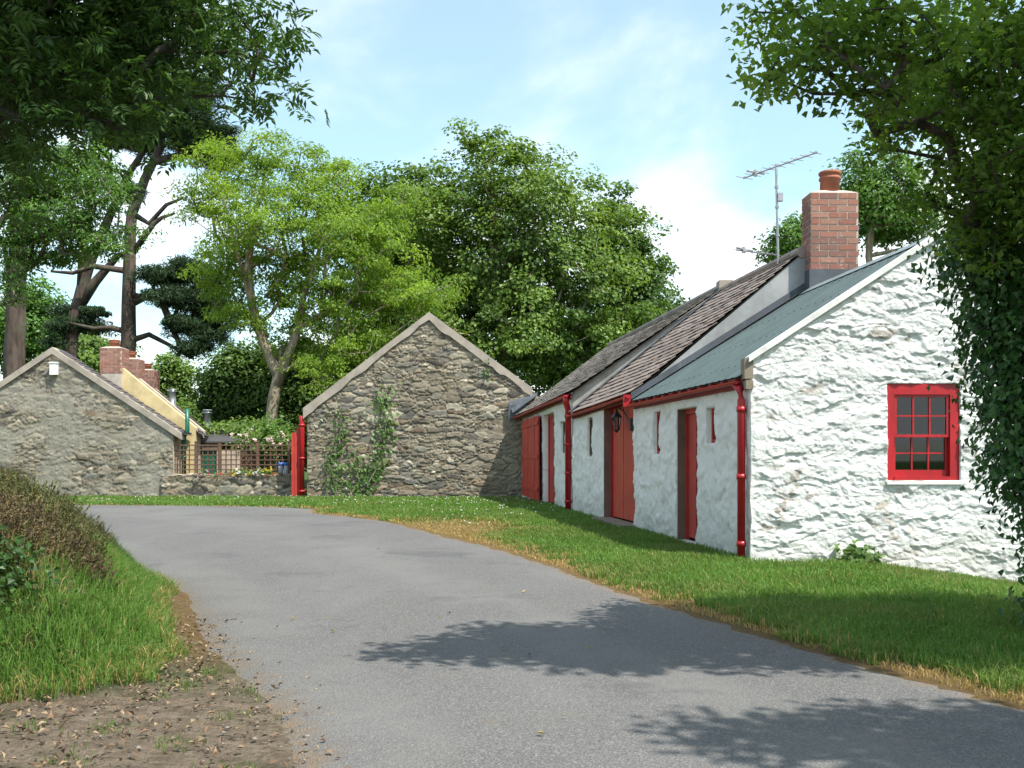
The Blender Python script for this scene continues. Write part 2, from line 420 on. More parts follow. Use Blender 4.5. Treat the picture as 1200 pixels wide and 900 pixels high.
ground = mesh_obj('ground', np.stack([x_, y_, gzv], 1), gf, m_ground(), attrs={'dry': dry, 'dirt': dirt}, shade=True, base=(0, 0, 0))
tag(ground, 'grass verge and earth ground around the lane', 'ground', kind='structure')

# road ------------------------------------------------------------
def build_road():
    k = 26; n = len(RLc); t = np.linspace(0, 1, k)
    l = RLc.copy(); r = RRc.copy()
    w = (fbm(np.arange(n)*.55, np.zeros(n), 33)-.5)
    # resample finer near camera
    s = np.linspace(0, n-1, n*4); l = np.stack([np.interp(s, np.arange(n), l[:, i]) for i in (0, 1)], 1); r = np.stack([np.interp(s, np.arange(n), r[:, i]) for i in (0, 1)], 1)
    e1 = .16*(fbm(s*.9, s*0, 31, 5)-.5); e2 = .22*(fbm(s*.9, s*0, 32, 5)-.5)
    dirv = (r-l)/np.linalg.norm(r-l, axis=1)[:, None]
    l = l+dirv*e1[:, None]; r = r+dirv*e2[:, None]
    pts = l[:, None, :]*(1-t)[None, :, None]+r[:, None, :]*t[None, :, None]
    z = -.10*smooth(25, 33, pts[..., 1])-.014+.05*np.minimum(1, 5*np.sin(np.pi*t))[None, :]*np.ones((len(l), 1))
    d = np.minimum(t, 1-t)[None, :]*np.linalg.norm(r-l, axis=1)[:, None]
    v = np.concatenate([pts, z[..., None]], -1).reshape(-1, 3)
    a = np.arange(len(l)*k).reshape(len(l), k)
    f = np.stack([a[:-1, :-1], a[:-1, 1:], a[1:, 1:], a[1:, :-1]], -1).reshape(-1, 4)
    m, nt, N, L, b = new_mat('chip_seal_lane')
    vor = N('ShaderNodeTexVoronoi'); vor.inputs['Scale'].default_value = 110; L(N('ShaderNodeTexCoord').outputs['Object'], vor.inputs['Vector'])
    sepc = N('ShaderNodeSeparateColor'); L(vor.outputs['Color'], sepc.inputs[0])
    c = mixc(nt, sepc.outputs[0], (.093, .089, .086), (.150, .145, .139))
    c = mixc(nt, ramp(nt, sepc.outputs[1], .82, .96, 0, .45), c, (.27, .268, .26))
    c = mixc(nt, ramp(nt, noise(nt, 55, 3, .6), .50, .72, 0, .6), c, (.075, .077, .08))
    c = mixc(nt, ramp(nt, noise(nt, .8, 5, .6, stretch=(1, .35, 1)), .42, .72, 0, .30), c, (.20, .197, .19))
    c = mixc(nt, ramp(nt, noise(nt, 1.7, 6, .7), .55, .75, 0, .35), c, (.165, .135, .105))
    wv = N('ShaderNodeMath'); wv.operation = 'SINE'; w0 = N('ShaderNodeMath'); w0.operation = 'MULTIPLY'; w0.inputs[1].default_value = 12.566; L(attr(nt, 'across', True), w0.inputs[0]); L(w0.outputs[0], wv.inputs[0])
    tk = N('ShaderNodeMath'); tk.operation = 'MULTIPLY'; L(ramp(nt, wv.outputs[0], .1, .95, 0, .55), tk.inputs[0]); L(ramp(nt, noise(nt, 1.1, 5, .65), .32, .62), tk.inputs[1])
    c = mixc(nt, tk.outputs[0], c, (.165, .16, .15))
    c = mixc(nt, ramp(nt, noise(nt, .55, 6, .7), .55, .63, 0, .5), c, (.08, .08, .081))
    c = mixc(nt, ramp(nt, noise(nt, 3.5, 6, .75), .60, .72, 0, .4), c, (.16, .125, .09))
    ed = ramp(nt, attr(nt, 'edge', True), 0, .34, 1, 0)
    ad = N('ShaderNodeMath'); ad.operation = 'MULTIPLY'; L(ed, ad.inputs[0]); L(ramp(nt, noise(nt, 6, 6, .7), .35, .62), ad.inputs[1])
    c = mixc(nt, ad.outputs[0], c, (.17, .125, .08))
    L(c, b.inputs['Base Color']); b.inputs['Roughness'].default_value = .93; b.inputs['Specular IOR Level'].default_value = .2
    bump(nt, b, vor.outputs['Distance'], .55, .012)
    o = mesh_obj('road', v, f, m, attrs={'edge': d.ravel(), 'across': np.tile(t, len(l))}, shade=True, base=(0, 0, 0))
    tag(o, 'grey chip sealed country lane curving left past the cottages', 'road', kind='structure')
build_road()

# ------------------------------------------------------------------ walls of displaced rubble
def d_white(u, z, s=0):
    w1 = fbm(u*1.3, z*1.3, 40+s)-.5; w2 = fbm(u*1.7, z*1.7, 47+s)-.5; w3 = fbm(u*6, z*8, 49+s)-.5
    h = .055*(fbm(u*1.2, z*1.8, 66+s)-.5); x = u+.5*w1+.06*w3; y = z+.26*w2+.05*w3
    for k, (sx, sy, am, ti) in enumerate(((.46, .17, .014, .10), (.22, .09, .010, .24), (.11, .05, .008, .36), (.06, .027, .004, .42))):
        c, sn = math.cos(.25*k-.12), math.sin(.25*k-.12); a = x*c-y*sn; b = x*sn+y*c
        f1, f2, dx, dy, r = voro(a/sx, b/sy, 51+s+20*k)
        e = smooth(.0, .13, f2-f1); on = (r[3] > .25*k)
        h = h+.86*e*on*(am*(r[0]-.4)*1.6+ti*((r[1]-.5)*dx*sx*.45+(r[2]-.42)*-dy*sy))
    rg = 1-np.abs(2*fbm(x*3.2, y*6.5, 61+s, 4)-1)
    h = h+.013*(rg-.7)+.016*(fbm(u*16, z*22, 64+s, 3)-.5)
    col = np.full(u.shape+(3,), .74); col[..., 2] *= .97
    bare = smooth(.57, .68, fbm(u*1.9, z*2.9, 81+s))*smooth(.50, .66, fbm(u*9, z*17, 83+s))
    col = col*(1-.75*bare[..., None])+bare[..., None]*.75*np.array([.30, .24, .19])
    damp = smooth(.42, .0, z+.3*(fbm(u*3, z*3, 85+s)-.5))*.45+.25*smooth(.55, .75, fbm(u*1.7, z*2.4, 88+s))
    col = col*(1-damp[..., None])+damp[..., None]*np.array([.47, .45, .39])
    return h, col
def d_whiteside(u, z):
    h, col = d_white(u*.8, z*.8, 200)
    bl = smooth(.45, .8, fbm(u*5, z*7, 301))*.22; col = col*.4+.6*np.array([.82, .795, .72])
    col = col*(1-bl[..., None])+bl[..., None]*np.array([.42, .42, .36])
    g = smooth(.5, .0, z)*.55*fbm(u*6, z*6, 304)
    col = col*(1-g[..., None])+g[..., None]*np.array([.22, .25, .15])
    return h*1.15, col
PAL = np.array([1.10, 1.02, .90])*np.array([(.245, .225, .185), (.19, .19, .17), (.185, .145, .11), (.36, .34, .295), (.085, .082, .08), (.15, .152, .148), (.28, .26, .215), (.20, .18, .145)])
def d_rubble(u, z, s=0, sx=.50, sz=.165, mort=.6):
    w1 = fbm(u*1.6, z*1.6, 140+s)-.5; w2 = fbm(u*1.6, z*2.0, 147+s)-.5
    a = u+.30*w1; b = z+.22*w2
    f1, f2, dx, dy, r = voro(a/sx, b/sz, 151+s)
    g1, g2, ex, ey, q = voro(a/(sx*.42), b/(sz*.5), 171+s)
    small = (r[3] > .45)
    e = np.where(small, smooth(.03, .16, g2-g1), smooth(.02, .12, f2-f1))
    e = np.minimum(e, smooth(.02, .10, f2-f1))
    rr = np.where(small, q[0], r[0]); rt = np.where(small, q[1], r[1])
    h = e*(.014+.034*rr)+e*.05*(rt-.5)*np.where(small, ey, dy)+.028*(fbm(u*6, z*10, 161+s)-.5)+.05*(fbm(u*.8, z*1.1, 163+s)-.5)
    k = np.floor(np.where(small, q[2], r[2])*len(PAL)).astype(int) % len(PAL)
    col = PAL[k]*(.50+.95*np.where(small, q[3], rt))[..., None]*(.75+.5*fbm(u*9, z*14, 168+s))[..., None]
    mc = np.array([.28, .24, .175])*(.7+.5*fbm(u*5, z*5, 180+s))[..., None]
    pt = (e*(1-mort*smooth(.45, .62, fbm(u*.9, z*.9, 185+s))))[..., None]
    col = col*pt+mc*(1-pt)
    gap = ((1-e)*smooth(.45, .6, fbm(u*1.1, z*1.1, 187+s)))[..., None]; col = col*(1-.6*gap)+.6*gap*np.array([.06, .055, .045])
    st = smooth(.5, .75, fbm(u*.7, z*1.1, 190+s))[..., None]
    col = col*(1-.35*st)+.35*st*np.array([.26, .21, .135])
    return h, col
def d_leftgable(u, z):
    h, col = d_rubble(u, z, 500, .42, .16, .6)
    r = smooth(.36, .56, fbm(u*.9, z*1.3, 520))[..., None]*.8
    mc = np.array([.285, .265, .215])*(.65+.6*fbm(u*5, z*6, 525, 5))[..., None]
    return h*(1-.6*r[..., 0]), col*(1-r)+mc*r

def sheet(name, p0, p1, z0, hfun, res, disp, mat, parent, openings=(), fade=.05, zres=None):
    p0 = np.array(p0, float); p1 = np.array(p1, float); Lw = np.linalg.norm(p1-p0); d = (p1-p0)/Lw; n = np.array([d[1], -d[0]])
    us = np.linspace(0, Lw, max(3, int(round(Lw/res))+1)); zt = float(np.max(hfun(us)))
    zs = np.linspace(z0, zt, max(3, int(round((zt-z0)/(zres or res)))+1))
    def snap(a, vals):
        for v in vals: a[1+np.argmin(np.abs(a[1:-1]-v))] = v
        return np.sort(a)
    us = snap(us, [v for o in openings for v in o[:2]]); zs = snap(zs, [v for o in openings for v in o[2:4]])
    U, Z = np.meshgrid(us, zs)
    H = np.broadcast_to(hfun(us)[None, :], U.shape)
    Zc = np.minimum(Z, H)
    h, col = disp(U, Zc)
    fd = smooth(0, fade, U)*smooth(0, fade, Lw-U)
    h = h*(.15+.85*fd)
    wob = .03*(fbm(Zc*4, Zc*0+2.2, 77)-.5)
    X = p0[0]+d[0]*U+n[0]*h; Y = p0[1]+d[1]*U+n[1]*h
    X = X+wob*(1-fd)*d[0]; Y = Y+wob*(1-fd)*d[1]
    V = np.stack([X, Y, Zc], -1).reshape(-1, 3)
    idx = np.arange(U.size).reshape(U.shape)
    keep = (Z[:-1, :-1] < H[:-1, :-1]-1e-6) | (Z[:-1, 1:] < H[:-1, 1:]-1e-6)
    extra = []; ecol = []; ef = []; nb = len(V)
    for o in openings:
        i0, i1 = np.argmin(abs(us-o[0])), np.argmin(abs(us-o[1])); j0, j1 = np.argmin(abs(zs-o[2])), np.argmin(abs(zs-o[3]))
        keep[j0:j1, i0:i1] = False
        ring = [idx[j0, i] for i in range(i0, i1)]+[idx[j, i1] for j in range(j0, j1)]+[idx[j1, i] for i in range(i1, i0, -1)]+[idx[j, i0] for j in range(j1, j0, -1)]
        inn = []
        for k in ring:
            q = V[k].copy(); uu = (q[:2]-p0)@d; q[:2] = p0+d*uu-n*o[4]
            extra.append(q); ecol.append(col.reshape(-1, 3)[k]); inn.append(nb+len(extra)-1)
        m = len(ring)
        for k in range(m): ef.append((ring[k], ring[(k+1) % m], inn[(k+1) % m], inn[k]))
    q = np.stack([idx[:-1, :-1], idx[:-1, 1:], idx[1:, 1:], idx[1:, :-1]], -1)[keep]
    fs = [q]
    cc = col.reshape(-1, 3)
    if extra:
        V = np.vstack([V, extra]); cc = np.vstack([cc, ecol]); fs = [np.vstack([q, np.array(ef)])]
    return mesh_obj(name, V, fs, mat, parent, {'col': cc}, shade=True)

def at(p0, p1, u, out=0., z=0.):
    p0 = np.array(p0, float); p1 = np.array(p1, float); d = (p1-p0)/np.linalg.norm(p1-p0); n = np.array([d[1], -d[0]])
    q = p0+d*u+n*out; return np.array([q[0], q[1], z])
def frame_of(p0, p1):
    p0 = np.array(p0, float); p1 = np.array(p1, float); d = (p1-p0)/np.linalg.norm(p1-p0)
    return np.array([d[0], d[1], 0]), np.array([d[1], -d[0], 0])
def u_of_px(p0, p1, px):
    """distance along a wall line where it crosses a column of the photograph"""
    k = (px-CX)/F; p0 = np.array(p0, float); p1 = np.array(p1, float); L = np.linalg.norm(p1-p0); d = (p1-p0)/L
    return (k*p0[1]-p0[0])/(d[0]-k*d[1])

def slates(mb, E0, E1, R0, R1, course=.2, width=.3, rng=RNG, thick=.014, sag=0.0):
    """courses of lapped slates over the patch E0 E1 (eave) R0 R1 (ridge)"""
    E0, E1, R0, R1 = (np.array(k, float) for k in (E0, E1, R0, R1))
    ls = (np.linalg.norm(R0-E0)+np.linalg.norm(R1-E1))/2; le = np.linalg.norm(E1-E0)
    nc = max(2, int(round(ls/course))); nw = max(2, int(round(le/width)))
    nrm = np.cross(E1-E0, R0-E0); nrm /= np.linalg.norm(nrm)
    if nrm[2] < 0: nrm = -nrm
    def pt(s, t):
        q = (E0*(1-s)+E1*s)*(1-t)+(R0*(1-s)+R1*s)*t
        return q-np.array([0, 0, 1])*sag*math.sin(math.pi*s)*(.4+.6*t)
    for c in range(nc):
        t0 = c/nc; t1 = min(1.0, (c+1.5)/nc)
        ed = np.linspace(0, 1, nw+1); ed[1:-1] += ((.5 if c % 2 else 0)+rng.uniform(-.12, .12, nw-1))/nw
        ed = np.clip(ed, 0, 1)
        if c % 2: ed = np.concatenate([[0], ed[:-1], [1]]) if ed[1] > .6/nw else ed
        ed = np.sort(ed)
        for a, b in zip(ed[:-1], ed[1:]):
            if b-a < .2/nw: continue
            j = rng.normal(0, .0035); k = rng.normal(0, .0022)
            g = .03/nw; tt0 = t0+rng.normal(0, .05)/nc*(c > 0)
            up0 = nrm*(thick*2+.006+j); up1 = nrm*(.004+j+k)
            p = [pt(a+g, tt0)+up0, pt(b-g, tt0)+up0, pt(b-g, t1)+up1, pt(a+g, t1)+up1]
            mb.prism(p, -nrm*thick)

def bricks(mb, cx, cy, w, d, z0, n, bh, bl, ang=0., rng=RNG, gap=.020):
    ca, sa = math.cos(ang), math.sin(ang)
    ax = np.array([ca, sa, 0]); ay = np.array([-sa, ca, 0]); c = np.array([cx, cy, 0])
    for k in range(n):
        z = z0+k*bh
        for (o, a, L, nn) in ((-ax*w/2-ay*d/2, ax, w, -ay), (ax*w/2-ay*d/2, ay, d, ax), (ax*w/2+ay*d/2, -ax, w, ay), (-ax*w/2+ay*d/2, -ay, d, -ax)):
            t = -(bl*.5 if k % 2 else 0.0)
            while t < L-.03:
                a0, a1 = max(t, 0), min(t+bl, L)
                if a1-a0 > .05:
                    pr = float(np.clip(rng.normal(0, .0015), -.002, .004))
                    q = c+o+a*(a0+gap/2)+nn*(.0+pr)-nn*.05+np.array([0, 0, z+gap/2])
                    mb.box(q, a*(a1-a0-gap), nn*(.05+.004), np.array([0, 0, bh-gap]))
                t += bl
def chimney(parent, cx, cy, w, d, z0, z1, courses, zpot, pr, ang=0., base=None):
    mb = MB(); bh = (z1-z0)/courses
    bricks(mb, cx, cy, w, d, z0, courses, bh, min(.42, bh*2.9), ang)
    ch = mb.build('chimney', M['brick'], parent)
    mb = MB(); ca, sa = math.cos(ang), math.sin(ang); ax = np.array([ca, sa, 0]); ay = np.array([-sa, ca, 0])
    o = np.array([cx, cy, 0])-ax*(w/2-.004)-ay*(d/2-.004)
    mb.box(o+[0, 0, (base if base else z0-.6)], ax*(w-.008), ay*(d-.008), (0, 0, z1-(base if base else z0-.6)))
    p = [o+[0, 0, z1], o+ax*(w-.008)+[0, 0, z1], o+ax*(w-.008)+ay*(d-.008)+[0, 0, z1], o+ay*(d-.008)+[0, 0, z1]]
    ctr = np.array([cx, cy, z1]); q = [ctr+(k-ctr)*.55+[0, 0, .06] for k in p]
    mb.add(p+q, [(0, 1, 5, 4), (1, 2, 6, 5), (2, 3, 7, 6), (3, 0, 4, 7), (4, 5, 6, 7)])
    mb.build('mortar', M['mortar'], ch)
    mb = MB(); h = zpot-z1
    mb.lathe((cx, cy, z1), [(pr*.98, .02), (pr*.94, h*.62), (pr*1.06, h*.66), (pr*1.06, h*.74), (pr*.97, h*.77), (pr*.97, h*.84), (pr*1.1, h*.88), (pr*1.1, h*.97), (pr*1.0, h), (pr*.8, h), (pr*.78, h*.6)], 20)
    mb.build('chimney_pot', M['terracotta'], ch, True)
    return ch

# ================================================================== the white row
C0 = (2.73, 11.7); J1 = (2.06, 17.0); J2 = (1.35, 22.5); E3 = (.33, 33.0)
A3 = lambda p, z: np.array([p[0], p[1], z], float)
def walluz(p0, p1, px, py):
    u = u_of_px(p0, p1, px); q = at(p0, p1, u); return u, EYE+(HY-py)/F*q[1]
def slit_opening(p0, p1, pxa, pxb, ya, yb, dep=.2):
    ua, z1 = walluz(p0, p1, pxa, ya); ub, _ = walluz(p0, p1, pxb, ya); _, z0 = walluz(p0, p1, pxb, yb)
    return (min(ua, ub), max(ua, ub), z0, z1, dep)
def plank_door(root, p0, p1, o, mat, frame_mat, name='door', hinge=True, n=4, proud=0.):
    """boarded door with frame standing at the back of a wall opening"""
    a, nrm = frame_of(p0, p1); u0, u1, z0, z1, dep = o
    mb = MB(); fw = .07; back = -dep+.005+proud
    for (ua, ub, za, zb) in ((u0-.01, u0+fw, z0, z1), (u1-fw, u1+.01, z0, z1), (u0+fw, u1-fw, z1-fw, z1)):
        mb.box(at(p0, p1, ua, back-.04, za), a*(ub-ua), nrm*.06, (0, 0, zb-za))
    mb.build('door_frame', frame_mat, root)
    d = MB(); w = (u1-u0-2*fw)/n
    for k in range(n):
        d.box(at(p0, p1, u0+fw+k*w+.008, back-.045, z0+.04), a*(w-.016), nrm*(.035+.008*(k % 2)), (0, 0, z1-fw-z0-.045))
    o_ = d.build(name, mat, root)
    h = MB()
    h.box(at(p0, p1, u1-fw-.16, back-.008, z0+1.0), a*.10, nrm*.03, (0, 0, .03)); h.box(at(p0, p1, u1-fw-.12, back+.02, z0+.97), a*.02, nrm*.03, (0, 0, .09))
    h.build('latch', M['blackiron'], o_)
    b = MB(); b.box(at(p0, p1, u0-.02, -dep-.25, z0-.3), a*(u1-u0+.04), nrm*.04, (0, 0, z1-z0+.4)); b.build('door_shade_sheet', M['dark'], root)  # near-black sheet behind the door, darkness of the inside put into its colour
    return o_
def slit_window(root, p0, p1, o, red=True):
    a, nrm = frame_of(p0, p1); u0, u1, z0, z1, dep = o
    mb = MB(); fw = .045
    for (ua, ub, za, zb) in ((u0-.01, u0+fw, z0, z1), (u1-fw, u1+.01, z0, z1), (u0+fw, u1-fw, z1-fw, z1+.01), (u0+fw, u1-fw, z0-.01, z0+fw)):
        mb.box(at(p0, p1, ua, -dep+.0, za), a*(ub-ua), nrm*.06, (0, 0, zb-za))
    w = mb.build('window', M['redwood'] if red else M['brown'], root)
    g = MB(); g.box(at(p0, p1, u0, -dep+.012, z0), a*(u1-u0), nrm*.006, (0, 0, z1-z0)); g.build('pane', M['glass'], w)
    b = MB(); b.box(at(p0, p1, u0-.05, -dep-.3, z0-.05), a*(u1-u0+.1), nrm*.03, (0, 0, z1-z0+.1)); b.build('slit_shade_sheet', M['dark'], w)  # near-black sheet painting in the dark behind the slit
    return w
def gutter(root, A, B, r=.055, mat=None):
    """half round gutter from A to B"""
    A = np.array(A, float); B = np.array(B, float); d = (B-A)/np.linalg.norm(B-A); s = np.cross(d, (0, 0, 1)); s /= np.linalg.norm(s)
    mb = MB(); n = 9; vs = []
    for P_ in (A, B):
        for R_ in (r, r-.008):
            for t in np.linspace(math.pi, 2*math.pi, n): vs.append(P_+s*R_*math.cos(t)+np.array([0, 0, R_*math.sin(t)]))
    fs = []
    for k in range(n-1):
        fs += [(k, k+1, 2*n+k+1, 2*n+k), (n+k, 3*n+k, 3*n+k+1, n+k+1), (k, n+k, n+k+1, k+1), (2*n+k, 2*n+k+1, 3*n+k+1, 3*n+k)]
    fs += [(0, 2*n, 3*n, n), (n-1, 2*n-1, 4*n-1, 3*n-1)]
    mb.add(vs, fs)
    for P_ in (A+d*.004, B-d*.004):        # stop ends
        mb.add([P_+s*(r-.004)*math.cos(t)+np.array([0, 0, (r-.004)*math.sin(t)]) for t in np.linspace(math.pi, 2*math.pi, n)], [tuple(range(n))])
    return mb.build('gutter', mat or M['red'], root)
def downpipe(root, pts, r, mat, clips=3, name='downpipe'):
    mb = MB(); pts = [np.array(p, float) for p in pts]; mb.tube(pts, r, 12)
    a, b = pts[-2], pts[-1]
    for k in range(clips):
        q = a+(b-a)*(.06+.86*k/max(1, clips-1)); mb.tube([q-[0, 0, .03], q+[0, 0, .03]], r*1.22, 12)
    return mb.build(name, mat, root, True)
def simple_walls(root, quads, mat, name='wall'):
    mb = MB()
    for q in quads: mb.add(q, [(0, 1, 2, 3)] if len(q) == 4 else [tuple(range(len(q)))])
    return mb.build(name, mat, root)
def gable_band(name, mat, root, pts, h, y0, y1):
    """raking band of height h under a polyline of (x,z) points, between planes y0 and y1"""
    mb = MB()
    for (xa, za), (xb, zb) in zip(pts[:-1], pts[1:]):
        mb.prism([(xa, y0, za-h), (xb, y0, zb-h), (xb, y0, zb), (xa, y0, za)], (0, y1-y0, 0))
    return mb.build(name, mat, root)

# ---- near cottage with the metal roof
def near_cottage():
    t = thing('white_cottage', (5.5, 14.3, 0), 'limewashed stone cottage with grey green metal roof and red sash window in its gable', 'cottage', 'white cottages in a row')
    op = (1.56, 2.39, .937, 2.045, .085)
    hf = lambda u: np.minimum(2.34+.656*u, 2.34+.656*(5.6-u))
    sheet('gable_wall', C0, (8.33, 11.7), -.45, hf, .0115, d_white, M['whitewall'], t, [op], zres=.010)
    o1 = slit_opening(J1, C0, 765.5, 773, 483, 532, .12); o2 = slit_opening(J1, C0, 828.5, 838.5, 479, 519, .12)
    od = slit_opening(J1, C0, 793.5, 817, 480, 640, .14); od = (od[0], od[1], .03, od[3], .14)
    sheet('wall', J1, C0, -.3, lambda u: 0*u+2.17, .03, d_whiteside, M['whitewall'], t, [o1, o2, od])
    slit_window(t, J1, C0, o1); slit_window(t, J1, C0, o2)
    plank_door(t, J1, C0, od, M['redwood'], M['redwood'])
    a, n = frame_of(J1, C0)
    mb = MB(); mb.box(at(J1, C0, od[0]-.012, -.135, od[2]), a*.025, n*.13, (0, 0, od[3]-od[2])); mb.build('door_reveal', M['brown'], t)
    # back and far walls
    simple_walls(t, [[(8.33, 11.7, -.4), (7.7, 17, -.4), (7.7, 17, 2.2), (8.33, 11.7, 2.3)]], M['greyrender'], 'back_wall')
    mb = MB(); mb.aabox(2.95, 8.1, 13.1, 13.2, -.3, 2.4); mb.build('inner_wall', M['dark'], t)
    # metal sheet roof: ribs run down the slope
    En, Ef = np.array([2.63, 11.80, 2.135]), np.array([1.955, 17.0, 2.135]); Rn, Rf = np.array([5.53, 11.80, 4.03]), np.array([4.85, 17.0, 3.945])
    def roof_side(En, Ef, Rn, Rf, mb, sc):
        Ln = np.linalg.norm(Ef-En); k = int(Ln/.040)
        nrm = np.cross(Ef-En, Rn-En); nrm /= np.linalg.norm(nrm); nrm *= np.sign(nrm[2])
        ss = np.linspace(0, 1, k+1); prof = np.where((np.arange(k+1) % 6) < 2, .006, 0)
        vs = []; m = 6
        for s, h in zip(ss, prof):
            for j in range(m+1): vs.append((En*(1-s)+Ef*s)*(1-j/m)+(Rn*(1-s)+Rf*s)*(j/m)+nrm*h)
        mb.add(vs, [(i*(m+1)+j, (i+1)*(m+1)+j, (i+1)*(m+1)+j+1, i*(m+1)+j+1) for i in range(k) for j in range(m)])
        vs2 = [np.array(v)-nrm*.02 for v in (En, Ef, Rf, Rn)]; mb.add(vs2, [(0, 1, 2, 3)])
        for i in range(k+1):
            if i % 6 == 0 and i < k:
                for tt in (.10, .36, .62, .88):
                    q = (En*(1-(i+.5)/k)+Ef*(i+.5)/k)*(1-tt)+(Rn*(1-(i+.5)/k)+Rf*(i+.5)/k)*tt+nrm*.016
                    mb.lathe(q, [(.011, 0), (.011, .008), (.004, .011)], 6)
    mb = MB(); sc = MB(); roof_side(En, Ef, Rn, Rf, mb, sc)
    Bn, Bf = Rn+(Rn-En)*[1, 1, -1], Rf+(Rf-Ef)*[1, 1, -1]
    roof_side(Bn, Bf, Rn, Rf, mb, MB())
    r = mb.build('roof', M['tin'], t)
    mb = MB()
    for E_, B_ in ((En, Ef), (Bn, Bf)):
        u_ = (E_-Rn)/np.linalg.norm(E_-Rn)*.17
        mb.prism([Rn+[0, 0, .034], Rf+[0, 0, .034], Rf+u_+[0, 0, .026], Rn+u_+[0, 0, .026]], (0, 0, -.004))
    mb.build('ridge_cap', M['ridgecap'], r)
    # rafter feet and fascia under the eave
    mb = MB(); a3 = (Ef-En)/np.linalg.norm(Ef-En)
    mb.box(En+[.06, .02, -.135], (Ef-En), (.022, 0, 0), (0, 0, .115))
    for k in range(12):
        q = En+(Ef-En)*(k+.4)/12; mb.box(q+[-.01, 0, -.085], (.16, 0, .10), a3*.06, (0, 0, .06))
    mb.build('eave_board', M['eave'], t)
    gutter(t, En+[-.045, .0, -.055], En+[-.045+(Ef-En)[0]*.99, (Ef-En)[1]*.99, -.075], .038)
    pb = at(J1, C0, np.linalg.norm(np.array(C0)-J1)-.11, .075)
    downpipe(t, [En+[-.03, .13, -.08], (pb[0]-.01, pb[1]+.01, 1.98), (pb[0], pb[1], 1.86), (pb[0], pb[1], .06)], .046, M['red'])
    # cement skew along the top of the gable and the corner stone it springs from
    gable_band('coping', M['whiteplastic'] if False else M['greyrender_white'], t, [(2.70, 2.355), (5.53, 4.215), (8.36, 2.355)], .07, 11.655, 11.86)
    mb = MB(); mb.box((2.655, 11.69, 2.10), (.10, 0, 0), (0, .2, 0), (0, 0, .235)); mb.box((2.67, 11.68, 2.08), (.085, 0, 0), (0, .16, 0), (0, 0, -.10)); mb.build('kneeler', M['sand'], t)
    # sash window
    w = MB(); x0, x1, z0, z1 = C0[0]+op[0], C0[0]+op[1], op[2], op[3]; yb = 11.7+.02
    fw = .085
    w.aabox(x0-.015, x0+fw, yb, yb+.07, z0-.01, z1+.01); w.aabox(x1-fw-.02, x1+.015, yb, yb+.07, z0-.01, z1+.01)
    w.aabox(x0+fw, x1-fw-.02, yb+.001, yb+.07, z1-.125, z1+.01); w.aabox(x0+fw, x1-fw-.02, yb-.012, yb+.07, z0-.01, z0+.045)
    win = w.build('window', M['red'], t)
    ix0, ix1, iz0, iz1 = x0+fw, x1-fw-.02, z0+.045, z1-.125; zm = iz0+(iz1-iz0)*.50
    def sash(za, zb, y, botrail, toprail):
        s = MB(); st = .035
        s.aabox(ix0+.001, ix0+st, y, y+.035, za, zb); s.aabox(ix1-st, ix1-.001, y, y+.035, za, zb)
        s.aabox(ix0+st, ix1-st, y, y+.035, za, za+botrail); s.aabox(ix0+st, ix1-st, y, y+.035, zb-toprail, zb)
        gw = (ix1-ix0-2*st)/3; zc = (za+botrail+zb-toprail)/2
        for k in (1, 2): s.aabox(ix0+st+gw*k-.009, ix0+st+gw*k+.009, y+.002, y+.033, za+botrail, zb-toprail)
        s.aabox(ix0+st, ix1-st, y+.003, y+.032, zc-.009, zc+.009)
        o = s.build('sash', M['red'], win)
        return y+.018, za+botrail, zb-toprail
    ya, g0, g1 = sash(zm-.02, iz1, yb+.018, .03, .03); yb2, h0, h1 = sash(iz0, zm+.02, yb+.060, .075, .03)
    g = MB(); g.aabox(ix0+.03, ix1-.03, ya-.002, ya+.002, g0-.004, g1+.004); g.aabox(ix0+.03, ix1-.03, yb2-.002, yb2+.002, h0-.004, h1+.004)
    g.build('pane', M['glass'], win)
    g = MB(); g.aabox(x0-.03, x1+.03, 11.7+.60, 11.7+.62, z0-.1, z1+.1); g.build('room_shade_sheet', M['dark'], win)  # near-black sheet, stands in for the unlit room behind the glass
    s = MB(); s.aabox(x0-.01, x1+.02, 11.672, 11.73, z0-.045, z0-.012); s.build('window_sill', M['greyrender_white'], win)
    return En, Ef, Rn, Rf
M['ridgecap'] = m_paint('pale_ridge_sheet', (.20, .24, .235), .6, (.14, .16, .16), .4, 3)
M['greyrender_white'] = m_paint('white_cement', (.76, .75, .71), .9, (.45, .43, .38), .45, 6)
En1, Ef1, Rn1, Rf1 = near_cottage()

